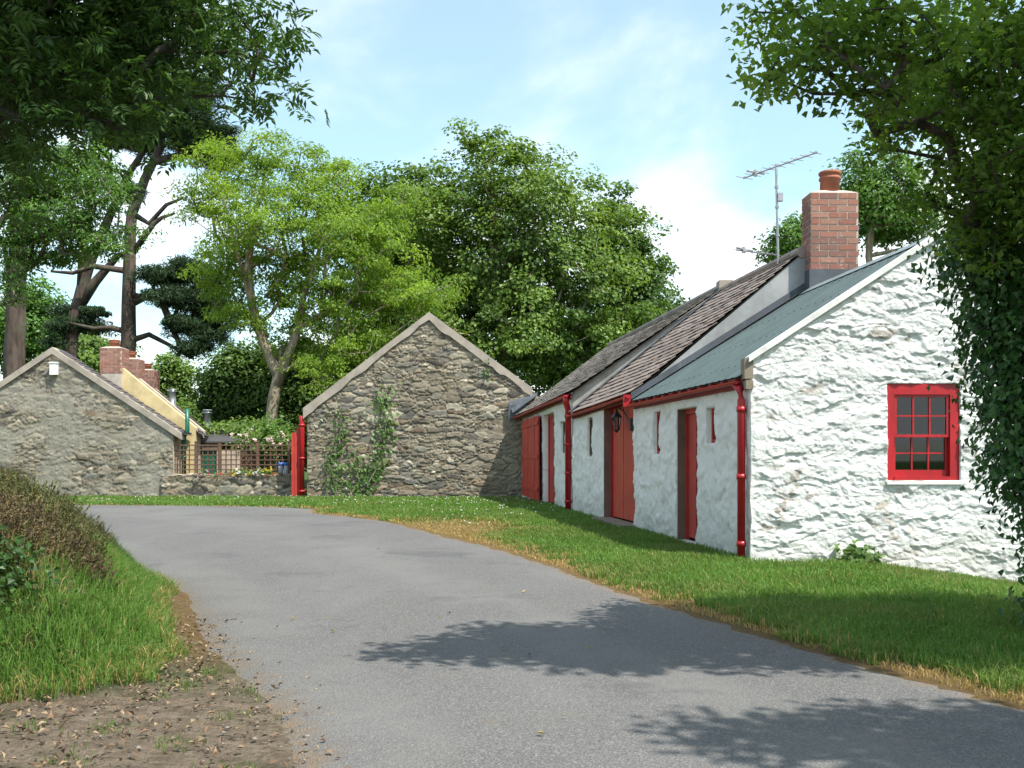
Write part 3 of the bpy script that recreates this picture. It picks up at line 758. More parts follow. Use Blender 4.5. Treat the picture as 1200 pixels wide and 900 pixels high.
# ---- middle cottage: brown slates, brick chimney
def middle_cottage():
    t = thing('white_cottage', (4.6, 19.7, 0), 'middle limewashed cottage with brown slate roof, brick chimney and red plank door', 'cottage', 'white cottages in a row')
    os_ = slit_opening(J2, J1, 688.5, 694.5, 490, 535, .10)
    od = slit_opening(J2, J1, 708, 743, 474, 618, .15); od = (od[0], od[1], .05, od[3], .15)
    sheet('wall', J2, J1, -.3, lambda u: 2.16+.12*u/5.5, .036, d_whiteside, M['whitewall'], t, [os_, od])
    slit_window(t, J2, J1, os_, False)
    plank_door(t, J2, J1, od, M['orangewood'], M['red'], n=5)
    a, n = frame_of(J2, J1)
    mb = MB(); mb.box(at(J2, J1, od[0]-.015, -.14, od[2]), a*.03, n*.145, (0, 0, od[3]-od[2])); mb.build('door_reveal', M['brown'], t)
    mb = MB(); mb.box(at(J2, J1, od[0]-.1, -.12, -.1), a*(od[1]-od[0]+.2), n*.34, (0, 0, .17)); mb.build('doorstep', M['sand'], t)
    En, Ef = np.array([1.965, 16.98, 2.27]), np.array([1.26, 22.45, 2.155]); Rn, Rf = np.array([4.82, 16.98, 4.64]), np.array([4.51, 22.0, 4.79])
    Bn, Bf = Rn+(Rn-En)*[1, 1, -1], Rf+(Rf-Ef)*[1, 1, -1]
    mb = MB(); slates(mb, En, Ef, Rn, Rf, .19, .30, sag=.03); slates(mb, Bn, Bf, Rn, Rf, .3, .5)
    r = mb.build('roof', M['slate_brown'], t)
    mb = MB()
    for k in range(13):
        p, q = Rn+(Rf-Rn)*k/13, Rn+(Rf-Rn)*(k+.97)/13
        mb.tube([p+[0, 0, -.03], q+[0, 0, -.03]], .10+.004*(k % 2), 10)
    mb.build('ridge_tiles', M['slate_brown'], r)
    mb = MB(); mb.add([En-[0, 0, .05], Ef-[0, 0, .05], Rf-[0, 0, .05], Rn-[0, 0, .05]], [(0, 1, 2, 3)]); mb.add([Bn-[0, 0, .05], Bf-[0, 0, .05], Rf-[0, 0, .05], Rn-[0, 0, .05]], [(0, 1, 2, 3)]); mb.build('boarding', M['dark'], r)
    # rendered gable rising above the metal roof
    d = np.array([0, 0, .045])
    mb = MB(); g = [np.array([2.08, 17.0, 1.2]), En*[1, 0, 1]+[.10, 17.0, 0.03-.045], Rn*[1, 0, 1]+[0, 17.0, -.05], Bn*[1, 0, 1]+[-.1, 17.0, -.02], np.array([7.6, 17.0, 1.2])]
    mb.prism(g, (0, .3, 0)); mb.build('gable_wall', M['greyrender'], t)
    # lead along the foot of that gable
    mb = MB(); n_ = np.array([0, -1, 0])
    mb.prism([Ef1+[.02, -.015, .02], Rf1+[0, -.015, .03], Rf1+[0, -.015, .15], Ef1+[.02, -.015, .14]], (0, .012, 0))
    mb.prism([Ef1+[.02, -.16, .03], Rf1+[0, -.16, .035], Rf1+[0, -.016, .035], Ef1+[.02, -.016, .03]], (0, 0, .008))
    mb.build('flashing', M['lead'], t)
    mb = MB(); mb.box(En+[.05, .02, -.12], Ef-En, (.02, 0, 0), (0, 0, .10)); mb.build('eave_board', M['eave'], t)
    gutter(t, En+[-.04, -.02, -.05], Ef+[-.04, -.02, -.05], .042)
    mb = MB(); q = En+[-.045, .10, -.13]; mb.aabox(q[0]-.06, q[0]+.10, q[1]-.09, q[1]+.09, q[2]-.10, q[2]+.10); mb.build('gutter_box', M['red'], t)
    simple_walls(t, [[(7.6, 17, -.4), (7.1, 22.3, -.4), (7.1, 22.3, 2.2), (7.6, 17, 2.3)]], M['greyrender'], 'back_wall')
    # chimney astride the ridge
    ch = chimney(t, 5.27, 16.98, .79, .46, 4.27, 1.2+311*16.73/1200, 12, 1.2+338*16.8/1200, .165, ang=.02, base=3.6)
    mb = MB(); mb.aabox(5.27-.408, 5.27+.408, 16.98-.243, 16.98+.243, 3.55, 4.28); mb.build('lead_apron', M['lead'], ch)
    return En, Ef, Rn, Rf
En2, Ef2, Rn2, Rf2 = middle_cottage()

# ---- far cottage: grey slates, open red door
def far_cottage():
    t = thing('white_cottage', (2.6, 27.7, 0), 'far limewashed cottage with grey slates and open red door, joined to the stone barn', 'cottage', 'white cottages in a row')
    od = slit_opening(E3, J2, 636.5, 650, 487, 590, .16); od = (od[0], od[1], -.02, od[3], .16)
    os_ = slit_opening(E3, J2, 657, 662, 495, 531, .12)
    sheet('wall', E3, J2, -.4, lambda u: 2.53+.08*u/10.5, .045, d_whiteside, M['whitewall'], t, [od, os_])
    slit_window(t, E3, J2, os_, False)
    plank_door(t, E3, J2, od, M['redwood'], M['red'], n=4)
    a, n = frame_of(E3, J2)
    # outer leaf folded back flat on the wall
    ua, zt = walluz(E3, J2, 616.5, 493); ub = od[0]-.05
    mb = MB(); k = 5; w = (ub-ua)/k
    for i in range(k): mb.box(at(E3, J2, ua+i*w+.012, .09, .03), a*(w-.024), n*(.035+.01*(i % 2)), (0, 0, zt-.03))
    for z in (.28, zt*.5, zt-.25): mb.box(at(E3, J2, ua+.02, .125, z), a*(ub-ua-.04), n*.03, (0, 0, .10))
    leaf = mb.build('door', M['orangered'], t)
    for z in (.30, zt-.23):
        mb = MB(); mb.box(at(E3, J2, ub-.5, .156, z), a*.55, n*.008, (0, 0, .05)); mb.build('hinge', M['red'], leaf)
    En, Ef = np.array([1.225, 22.38, 2.62]), np.array([.10, 33.15, 2.54]); Rn, Rf = np.array([4.57, 21.98, 4.90]), np.array([3.15, 33.0, 4.82])
    Bn, Bf = Rn+(Rn-En)*[.9, 1, -1], Rf+(Rf-Ef)*[.9, 1, -1]
    mb = MB(); slates(mb, En, Ef, Rn, Rf, .21, .33, sag=.05); slates(mb, Bn, Bf, Rn, Rf, .35, .5)
    r = mb.build('roof', M['slate_grey'], t)
    mb = MB()
    for k in range(24):
        p, q = Rn+(Rf-Rn)*k/24, Rn+(Rf-Rn)*(k+.97)/24; mb.tube([p+[0, 0, -.03], q+[0, 0, -.03]], .10, 10)
    mb.build('ridge_tiles', M['slate_grey'], r)
    mb = MB(); d = np.array([0, 0, .06]); mb.add([En-d, Ef-d, Rf-d, Rn-d], [(0, 1, 2, 3)]); mb.add([Bn-d, Bf-d, Rf-d, Rn-d], [(0, 1, 2, 3)]); mb.build('boarding', M['dark'], r)
    mb = MB(); b0 = np.array([1.36, 22.5, 1.5]); b1 = np.array([7.3, 21.6, 1.5])
    mb.prism([b0, En+[.10, .11, -.005], Rn+[0, .0, -.03], Bn+[-.1, .02, -.03], b1], (.02, .3, 0)); mb.build('gable_wall', M['gablegrey'], t)
    mb = MB(); mb.box(Rn+[-.13, -.05, -.16], (.30, 0, .0), (0, .35, 0), (0, 0, .26)); mb.build('ridge_stone', M['concrete'], t)
    # soaker slates stepping up where the middle roof meets this gable
    mb = MB(); k = 22
    up = (Rf2-Ef2); nrm = np.cross(Ef2-En2, Rn2-En2); nrm /= np.linalg.norm(nrm); nrm *= np.sign(nrm[2]); al = (En2-Ef2)/np.linalg.norm(En2-Ef2)
    for i in range(k):
        q = Ef2+up*(i/k)+nrm*.03-al*.05; wv = .34+RNG.uniform(-.05, .05)
        mb.box(q+nrm*.01, al*wv, up*(1.25/k), nrm*.014)
    mb.build('flashing', M['lead'], t)
    mb = MB(); mb.box(En+[.06, .02, -.13], Ef-En, (.02, 0, 0), (0, 0, .11)); mb.build('eave_board', M['eave'], t)
    gutter(t, En+[-.04, .0, -.055], Ef+[-.04, .0, -.055], .048)
    q = at(E3, J2, np.linalg.norm(np.array(J2)-E3)-.18, .09)
    downpipe(t, [En+[-.04, .15, -.06], En+[-.04, .16, -.2], (q[0], q[1], 2.25), (q[0], q[1], .05)], .068, M['red'], 4)
    simple_walls(t, [[(7.1, 22.3, -.4), (5.9, 33, -.4), (5.9, 33, 2.6), (7.2, 22, 2.7)]], M['greyrender'], 'back_wall')
    # lead valley onto the barn
    mb = MB(); a_ = np.array([.02, 33.02, 2.62]); mb.prism([a_+[0, 0, .0], a_+[.8, 0, .58], a_+[.8, .25, .66], a_+[-.15, .25, .35]], (0, 0, .03)); mb.aabox(-.12, .5, 33.12, 33.2, 2.45, 2.9); mb.build('valley_lead', M['lead'], t)
M['orangered'] = m_paint('bright_red_boards', (.46, .035, .022), .55, (.25, .04, .02), .5, 5)
M['gablegrey'] = m_paint('weathered_gable_render', (.36, .335, .29), .95, (.25, .235, .20), .8, 4)
far_cottage()

# ---- stone barn facing the lane
YB = 33.3
def barn():
    t = thing('stone_barn', (-2.7, 37, -.1), 'rubble stone barn gable with pale cement skews and ivy on its face', 'barn')
    s = YB/F; X0 = -6.66; xa = -2.69; za = EYE+(HY-366)*s; zl = EYE+(HY-475)*s; X1 = 1.0
    kl = (za-zl)/(xa-X0); kr = .735
    hf = lambda u: np.minimum(zl+kl*u, za-kr*(u-(xa-X0)))-.1
    sheet('gable_wall', (X0, YB), (X1, YB), -.5, hf, .026, d_rubble, M['rubble'], t)
    zr = za-kr*(X1-xa)
    mb = MB()
    # raking cement skew with a ragged lower edge
    for (xA, zA, xB, zB) in ((X0-.12, zl-.09, xa, za), (xa, za, .66, za-kr*(.66-xa))):
        n = 26; xs = np.linspace(xA, xB, n+1); zz = np.linspace(zA, zB, n+1)
        w = .29+.24*(fbm(xs*1.4, xs*0, 601)-.5)+.16*(fbm(xs*5, xs*0, 602)-.5)
        vv = []
        for yy in (YB-.09, YB+.33): vv += [(xs[i], yy, zz[i]) for i in range(n+1)]+[(xs[i], yy, zz[i]-w[i]) for i in range(n+1)]
        m_ = n+1; ff = []
        for i in range(n): ff += [(i, m_+i, m_+i+1, i+1), (2*m_+i, 2*m_+i+1, 3*m_+i+1, 3*m_+i), (i, i+1, 2*m_+i+1, 2*m_+i), (m_+i, 3*m_+i, 3*m_+i+1, m_+i+1)]
        ff += [(0, 2*m_, 3*m_, m_), (n, m_+n, 3*m_+n, 2*m_+n)]
        mb.add(vv, ff)
    mb.build('coping', M['concrete'], t)
    L = 9
    simple_walls(t, [[(X0, YB, -.5), (X0, YB+L, -.5), (X0, YB+L, zl-.1), (X0, YB, zl-.1)], [(X1, YB, -.5), (X1, YB+L, -.5), (X1, YB+L, zr-.1), (X1, YB, zr-.1)],
                     [(X0, YB+L, -.5), (X1, YB+L, -.5), (X1, YB+L, zr-.2), (xa, YB+L, za-.2), (X0, YB+L, zl-.2)]], M['beige'], 'wall')
    mb = MB(); e = np.array([0, .3, -.16])
    slates(mb, np.array([X0-.15, YB, zl-.1])+e, np.array([X0-.15, YB+L, zl-.1])+e, np.array([xa, YB, za])+e, np.array([xa, YB+L, za])+e, .4, .5)
    slates(mb, np.array([X1+.15, YB, zr-.1])+e, np.array([X1+.15, YB+L, zr-.1])+e, np.array([xa, YB, za])+e, np.array([xa, YB+L, za])+e, .4, .5)
    mb.build('roof', M['slate_dark'], t)
    x = P(353.5, 0, YB)[0]
    downpipe(t, [(x, YB+.02, 2.55), (x, YB+.02, 2.4), (x, YB+.02, -.1)], .085, M['red'])
barn()

# ---- grey stone house on the left and the row behind it
YA = 34.0
def left_house():
    t = thing('stone_house', (-15.2, 36, -.1), 'low grey stone house gable beyond the grassy bank, white box near its peak', 'house', 'stone cottages on the left')
    s = YA/F; xa, za = P(62, 0, YA)[0], EYE+(HY-407)*s; X1 = P(203, 0, YA)[0]; k = .665; X0 = 2*xa-X1
    hf = lambda u: za-k*np.abs(u-(xa-X0))-.08
    sheet('gable_wall', (X0, YA), (X1, YA), -.6, hf, .034, d_leftgable, M['rubble'], t)
    ze = za-k*(X1-xa)
    gable_band('coping', M['concrete'], t, [(X0-.3, ze-.2), (xa, za), (X1+.28, za-k*(X1+.28-xa))], .22, YA-.09, YA+.3)
    L = .8
    simple_walls(t, [[(X1, YA, -.5), (X1, YA+L, -.5), (X1, YA+L, ze), (X1, YA, ze)], [(X0, YA, -.5), (X0, YA+L, -.5), (X0, YA+L, ze), (X0, YA, ze)], [(X0, YA+L, -.5), (X1, YA+L, -.5), (X1, YA+L, ze), (xa, YA+L, za-.1), (X0, YA+L, ze)]], M['beige'], 'wall')
    mb = MB(); a = np.array([X1+.38, YA+.02, za-k*(X1+.38-xa)-.02]); r_ = np.array([xa, YA+.02, za-.02]); d = np.array([0, L, 0])
    slates(mb, a, a+d, r_, r_+d, .22, .34); b = np.array([2*xa-a[0], a[1], a[2]]); slates(mb, b, b+d, r_, r_+d, .22, .34)
    mb.build('roof', M['slate_dark'], t)
    mb = MB(); mb.aabox(X1+.02, X1+.36, YA+.05, YA+L, ze-.22, ze-.16); mb.build('eave_board', M['blackiron'], t)
    y = 34.55; pu = P(219.5, 479, y); pl = P(215.5, 560, y); pm = P(219.5, 506, y); pn = P(215.5, 512, y)
    downpipe(t, [pu, pm, pn, pl], .075, M['green'], 3)
    al = MB(); q = P(62.5, 432, YA-.16); al.aabox(q[0]-.11, q[0]+.11, YA-.2, YA-.02, q[2]-.2, q[2]+.2); al.aabox(q[0]-.13, q[0]+.13, YA-.22, YA-.02, q[2]+.18, q[2]+.22)
    o = al.build('alarm_box', M['whiteplastic']); tag(o, 'small white box fixed near the peak of the left stone gable', 'box')
left_house()
def row_house(y0, y1, cream, label, pxc, ytop, wch):
    dx = -.237; f = lambda y: -13.53+dx*(y-34.9)
    t = thing('stone_house', (f(y0), (y0+y1)/2, -.1), label, 'house', 'stone cottages on the left')
    zr = 4.40; ze = 2.19; hw = 2.76
    a = np.array([f(y0)+hw, y0, ze]); b = np.array([f(y1)+hw, y1, ze]); r0 = np.array([f(y0), y0, zr]); r1 = np.array([f(y1), y1, zr]); c = np.array([f(y0)-hw, y0, ze]); d = np.array([f(y1)-hw, y1, ze])
    mb = MB(); dn = np.array([0, .06, -.10])
    slates(mb, a+dn+[.15, 0, -.12], b+dn+[.15, 0, -.12], r0+dn, r1+dn, .24, .36); slates(mb, c+dn-[.15, 0, .12], d+dn-[.15, 0, .12], r0+dn, r1+dn, .24, .36)
    mb.build('roof', M['slate_dark'], t)
    mb = MB(); mb.prism([a*[1, 1, 0]-[.1, 0, .5], a-[.02, 0, -.03], r0+[0, 0, .05], c+[.02, 0, .03], c*[1, 1, 0]-[-.1, 0, .5]], (0, .25, 0)); mb.build('gable_wall', M['cream'] if cream else M['beige'], t)
    up = np.array([0, 0, 1]); lo = a*[1, 1, 0]-[.1, 0, .5]; lo2 = b*[1, 1, 0]-[.1, 0, .5]
    simple_walls(t, [[lo+[0, .26, 0], lo2, b-[.1, 0, .1], a-[.1, -.26, .1]]], M['beige'], 'wall')
    X = P(pxc, 0, y0+.35)[0]; z1 = EYE+(HY-ytop)/F*(y0+.1)
    zb = EYE+(HY-438)/F*y0 if cream else zr-.35
    ch = chimney(t, X, y0+.30, wch, .7, zb, z1, 9, z1+.30, .17, base=3.4)
    return t
row_house(34.9, 39.1, True, 'cottage with cream rendered gable and brick chimney behind the left stone house', 135, 408, .75)
tC = row_house(39.2, 43.5, False, 'slate roofed cottage with two silver flues behind the cream gable', 154.5, 421, .79)
row_house(43.6, 49.6, False, 'farthest cottage of the left row, only its brick chimney showing', 173.5, 434, .79)
def flue(px, y0, y1, Y):
    a = P(px, y1, Y); b = P(px, y0, Y); mb = MB(); h = b[2]-a[2]; w = .145
    mb.lathe(a, [(w*1.5, 0), (w*1.5, .06), (w, .09), (w, h*.86), (w*1.35, h*.87), (w*1.35, h*.90), (w*.8, h*.91), (w*.8, h*.95), (w*1.4, h*.96), (w*1.2, h)], 14)
    mb.tube([a-[0, 0, .6], a], w, 12)
    mb.build('flue', M['silver'], tC, True)
flue(202, 456, 478, 41.3); flue(243, 480, 512, 42.2)

# ---- garden front: low wall, trellis, outhouse, gate
def garden():
    YW = 33.9; x0, x1 = P(189, 0, YW)[0], P(346, 0, YW)[0]
    t = thing('garden_wall', ((x0+x1)/2, YW, -.1), 'low rubble stone wall below the brown trellis', 'wall')
    hf = lambda u: .60+.12*(fbm(u*1.4, u*0, 701)-.5)
    sheet('face', (x0, YW), (x1, YW), -.4, hf, .035, lambda u, z: d_rubble(u, z, 900, .6, .26, .1), M['rubble'], t)
    us = np.linspace(0, x1-x0, 90); vs = []; h = hf(us)
    for k, (dy, dz) in enumerate(((0, 0), (.12, .05), (.28, .04), (.42, -.02), (.42, -.9))):
        for i, u in enumerate(us): vs.append((x0+u, YW+dy+.02*math.sin(u*9+k), (h[i]+dz+.02*math.sin(u*13+k*2)) if k < 4 else -.4))
    n = len(us); vs = np.array(vs); fs = [(k*n+i, k*n+i+1, (k+1)*n+i+1, (k+1)*n+i) for k in range(4) for i in range(n-1)]
    _, cc = d_rubble(vs[:, 0], vs[:, 1]*1.0+vs[:, 2], 905, .5, .3, .1)
    mesh_obj('top', vs, fs, M['rubble'], t, {'col': cc}, True)
    # trellis
    t = thing('trellis', ((x0+x1)/2, YW+.2, .6), 'brown square lattice trellis standing on the low garden wall', 'trellis')
    Y = YW+.22; posts = [193.5, 230, 257.5, 302, 339]; zb, zt = .58, EYE+(HY-521)/F*Y
    for p in posts:
        mb = MB(); X = P(p, 0, Y)[0]; mb.aabox(X-.04, X+.04, Y-.04, Y+.04, zb, zt+.08); mb.prism([(X-.05, Y-.05, zt+.08), (X+.05, Y-.05, zt+.08), (X+.05, Y+.05, zt+.08), (X-.05, Y+.05, zt+.08)], (0, 0, .03)); mb.build('post', M['trellis'], t)
    for a, b in zip(posts[:-1], posts[1:]):
        mb = MB(); xa, xb = P(a, 0, Y)[0]+.04, P(b, 0, Y)[0]-.04; n = max(2, int(round((xb-xa)/.18)))
        for k in range(n+1):
            x = xa+(xb-xa)*k/n; w = .034 if 0 < k < n else .04; mb.aabox(x-w/2, x+w/2, Y-.012, Y+.010, zb+.03, zt)
        m = 6
        for k in range(m+1):
            z = zb+.05+(zt-.02-zb-.05)*k/m; w = .036 if 0 < k < m else .04; mb.aabox(xa, xb, Y-.028, Y-.0125, z-w/2, z+w/2)
        mb.build('lattice_panel', M['trellis'], t)
    # outhouse behind
    Yo = 38.6; t = thing('outhouse', (P(265, 0, Yo)[0], Yo+1, -.1), 'low beige outhouse with green door seen through the trellis', 'outhouse')
    xa, xb, xc = P(228, 0, Yo)[0], P(281, 0, Yo)[0], P(303, 0, Yo)[0]; zt = EYE+(HY-527)/F*Yo
    d0, d1 = P(230, 0, Yo)[0], P(254, 0, Yo)[0]
    mb = MB(); mb.aabox(xa-.9, d0, Yo, Yo+2, -.4, zt); mb.aabox(d1, xb, Yo, Yo+2, -.4, zt); mb.aabox(d0, d1, Yo+.15, Yo+2, -.4, zt); mb.build('wall', M['beige'], t)
    mb = MB(); mb.aabox(xa-.05, d1+.12, Yo-.03, Yo+.1, zt+.003, zt+.24); mb.build('lintel', M['brown'], t)
    mb = MB(); n = 5; w = (d1-d0)/n
    for k in range(n): mb.aabox(d0+k*w+.004, d0+(k+1)*w-.004, Yo+.06, Yo+.12, -.1, zt-.01)
    d = mb.build('door', M['green'], t); mb = MB(); mb.aabox(d1-.14, d1-.11, Yo+.02, Yo+.06, .85, 1.0); mb.build('handle', M['blackiron'], d)
    mb = MB(); n = 8; w = (xc-xb)/n
    for k in range(n): mb.aabox(xb+k*w+.006, xb+(k+1)*w-.004, Yo+.03, Yo+.08, -.3, zt-.02)
    mb.build('shed_side', M['trellis'], t)
    mb = MB(); mb.prism([(xa-.9, Yo-.1, zt+.25), (xc+.1, Yo-.1, zt+.25), (xc+.1, Yo+2.1, zt+.7), (xa-.9, Yo+2.1, zt+.7)], (0, 0, .06)); mb.build('roof', M['slate_dark'], t)
    # red gate standing open, edge on
    Yg = 33.35; t = thing('garden_gate', (P(345, 0, Yg)[0], Yg, -.1), 'tall red boarded gate standing open beside the barn', 'gate')
    xg = P(341.5, 0, Yg)[0]; mb = MB(); z1 = EYE+(HY-507)/F*Yg
    for k in range(2): mb.aabox(xg+k*.098, xg+k*.098+.09, Yg, Yg+.05, -.08, z1)
    for z in (.2, 1.5): mb.aabox(xg+.01, xg+.18, Yg+.051, Yg+.09, z, z+.1)
    for k in range(6): mb.aabox(xg+.012, xg+.047, Yg+.12+k*.15, Yg+.265+k*.15, -.05, z1-.03)
    mb.build('leaf', M['orangered'], t)
    mb = MB(); xp = P(349, 0, Yg)[0]; mb.aabox(xp-.05, xp+.04, Yg+.03, Yg+.13, -.1, 2.15); mb.build('post', M['red'], t)
    # blue lidded boxes on the wall
    for k, (p, lab) in enumerate(((329, 'grey tub with blue lid on the garden wall, farther from the red gate'), (335.5, 'grey tub with blue lid on the garden wall, next to the red gate'))):
        q = P(p, 0, YW+.2); t = thing('storage_tub', (q[0], q[1], .58), lab, 'tub', 'blue lidded tubs on the garden wall')
        mb = MB(); mb.lathe((q[0], q[1], .56), [(.06, 0), (.075, .02), (.085, .36), (.08, .37)], 12); mb.build('body', M['greyplastic'], t, True)
        mb = MB(); mb.lathe((q[0], q[1], .93), [(.092, 0), (.092, .07), (.07, .10), (.02, .105)], 12); mb.build('lid', M['blue'], t, True)
garden()

# ---- television aerial and lantern
def aerial():
    Y = 17.9; b = P(912, 306, Y); t_ = P(909.5, 196, Y)
    t = thing('tv_aerial', b, 'thin metal television aerial on a mast behind the brick chimney', 'aerial')
    mb = MB(); mb.tube([b-[0, 0, .15], t_+[0, 0, .06]], .021, 8)
    for z in (.45, .95, 1.3): q = b+(t_-b)*z/1.65; mb.tube([q-[0, 0, .02], q+[0, 0, .02]], .034, 8)
    q = b+(t_-b)*.68; mb.aabox(q[0]+.01, q[0]+.10, q[1]-.05, q[1]+.05, q[2]-.07, q[2]+.07)
    mb.build('mast', M['alu'], t)
    a, c = P(871, 209, 18.7), P(958, 178.5, 17.1)
    def yagi(a, c, n, ln):
        mb = MB(); mb.tube([a, c], .013, 6); d = (c-a)/np.linalg.norm(c-a); s = np.cross(d, (0, 0, 1)); s /= np.linalg.norm(s)
        for k in range(n):
            q = a+(c-a)*(.02+.96*k/(n-1)); mb.tube([q-s*ln*(1.2-.4*k/n), q+s*ln*(1.2-.4*k/n)], .007, 6); mb.aabox(q[0]-.014, q[0]+.014, q[1]-.014, q[1]+.014, q[2]-.012, q[2]+.03)
        q = a+(c-a)*.18; mb.tube([q-s*.2+[0, 0, .03], q+s*.2+[0, 0, .03]], .02, 6); mb.tube([q-[0, 0, .04], q+[0, 0, .07]], .035, 8)
        mb.build('boom', M['alu'], t)
    yagi(a, c, 9, .16); yagi(P(863, 293, 18.6), P(912, 299, 17.9), 9, .09)
aerial()
def lantern():
    q = P(722.5, 507, 18.3); t = thing('lantern', q, 'black iron lantern on a bracket beside the red door of the middle cottage', 'lantern')
    h = 29/F*18.3; x, y, z = q; mb = MB()
    mb.lathe(q, [(.015, 0), (.03, .02), (.05, .04), (.052, .05)], 6)
    for k in range(6):
        a = k*math.pi/3; mb.beam((x+.05*math.cos(a), y+.05*math.sin(a), z+.05), (x+.075*math.cos(a), y+.075*math.sin(a), z+h*.62), .012, .012, (.3, .2, .1))
    mb.lathe((x, y, z+h*.62), [(.095, 0), (.09, .02), (.04, .08), (.02, .10), (.025, .13), (.004, .15)], 6)
    mb.build('cage', M['blackiron'], t)
    mb = MB(); mb.lathe((x, y, z+.05), [(.045, 0), (.068, h*.62-.055)], 6); mb.build('glass', M['glass'], t)
    mb = MB(); w = at(J2, J1, u_of_px(J2, J1, 741), 0.02); mb.tube([(w[0], w[1], z+.1), (x+.12, y, z+h*.9), (x+.03, y, z+h*1.02), (x, y, z+h*.9)], .012, 6); mb.aabox(w[0]-.02, w[0]+.04, w[1]-.03, w[1]+.03, z, z+.22); mb.build('bracket', M['blackiron'], t)
lantern()

# ================================================================== vegetation
def unit(v): return v/(np.linalg.norm(v, axis=-1, keepdims=True)+1e-9)
def leaf_geo(c, nrm, dr, ln, wd, fold=.18):
    """one folded four-vertex leaf per row"""
    n = len(c); dr = unit(dr-nrm*np.sum(dr*nrm, 1, keepdims=True)); sd = np.cross(nrm, dr)
    ln = np.broadcast_to(ln, n)[:, None]; wd = np.broadcast_to(wd, n)[:, None]
    v = np.stack([c-dr*ln*.5, c-dr*ln*.02+sd*wd*.5+nrm*wd*fold, c+dr*ln*.5-nrm*ln*.12, c-dr*ln*.02-sd*wd*.5+nrm*wd*fold], 1).reshape(-1, 3)
    k = np.arange(n)[:, None]*4
    f = np.concatenate([k+np.array([[0, 2, 1]]), k+np.array([[0, 3, 2]])], 0)
    return v, f
def lobe_points(lobes, n, rng, mind, shell=.5, rough=.25):
    L = np.array(lobes, float); w = L[:, 3]*L[:, 4]*L[:, 5]; w = w**(2/3); w /= w.sum()
    out = []; tries = 0
    while len(out) < n and tries < n*14:
        tries += 1
        k = rng.choice(len(L), p=w); d = rng.normal(size=3); d /= np.linalg.norm(d)
        r = (shell+(1-shell)*rng.random())*(1+rough*rng.normal()*.5) if rng.random() < .8 else rng.random()
        p = L[k, :3]+d*r*L[k, 3:6]
        if out and np.min(np.sum((np.array(out)-p)**2, 1)) < (mind*(.7+.6*rng.random()))**2: continue
        out.append(p)
    return np.array(out)
def skeleton(trunk, tips, rng, wander=.12, r_tip=.02, pull=.35, maxseg=.9):
    """attach every tip to the nearest point of the growing limb system; returns nodes, parents, radii"""
    nodes = [np.array(p, float) for p in trunk]; par = [-1]+list(range(len(trunk)-1)); 
    base = nodes[max(0, int(len(trunk)*.45))]
    order = np.argsort(np.linalg.norm(tips-base, axis=1)); lo = max(1, int(len(trunk)*.35))
    ends = []; NA = np.array(nodes)
    for i in order:
        p = tips[i]; cand = NA[lo:]
        v = p-cand; d = np.linalg.norm(v, axis=1)
        cost = d*(1+.5*(v[:, 2] < -.1*d))+pull*np.linalg.norm(cand-base, axis=1)*.35
        j = int(np.argmin(cost))+lo; a = nodes[j]; dist = np.linalg.norm(p-a); m = max(1, int(dist/maxseg)); prev = j
        off = rng.normal(size=3)*wander*dist
        for s in range(1, m+1):
            t = s/m; q = a+(p-a)*t+off*math.sin(math.pi*t)*.6+np.array([0, 0, .10*dist*math.sin(math.pi*t)])
            nodes.append(q); par.append(prev); prev = len(nodes)-1
        ends.append(prev); NA = np.array(nodes)
    n = len(nodes); load = np.zeros(n)
    for e in ends: load[e] += 1
    for i in range(n-1, 0, -1): load[par[i]] += load[i] if load[i] > 0 else 0
    return np.array(nodes), par, load
def limbs_mesh(nodes, par, rad, sides=6):
    vs = []; fs = []; n = len(nodes)
    ang = np.linspace(0, 2*math.pi, sides, endpoint=False); ca, sa = np.cos(ang)[:, None], np.sin(ang)[:, None]
    par = np.array(par); k = np.where(par >= 0)[0]; a = nodes[par[k]]; b = nodes[k]
    d = unit(b-a); ref = np.where(np.abs(d[:, 2:3]) > .9, np.array([[1., .2, 0]]), np.array([[0., .1, 1.]]))
    s = unit(np.cross(d, ref)); u = np.cross(d, s)
    r1 = np.minimum(rad[par[k]], rad[k]*1.35)
    first = par[k] == 0; r1[first] = rad[0]
    A = a[:, None, :]+(s[:, None, :]*ca[None]+u[:, None, :]*sa[None])*r1[:, None, None]-d[:, None, :]*(rad[k]*.3)[:, None, None]
    B = b[:, None, :]+(s[:, None, :]*ca[None]+u[:, None, :]*sa[None])*rad[k][:, None, None]
    V = np.concatenate([A, B], 1).reshape(-1, 3); m = len(k)
    q = np.arange(sides); q2 = (q+1) % sides
    base = (np.arange(m)*2*sides)[:, None]
    f = np.stack([base+q, base+q2, base+sides+q2, base+sides+q], -1).reshape(-1, 4)
    return V, f
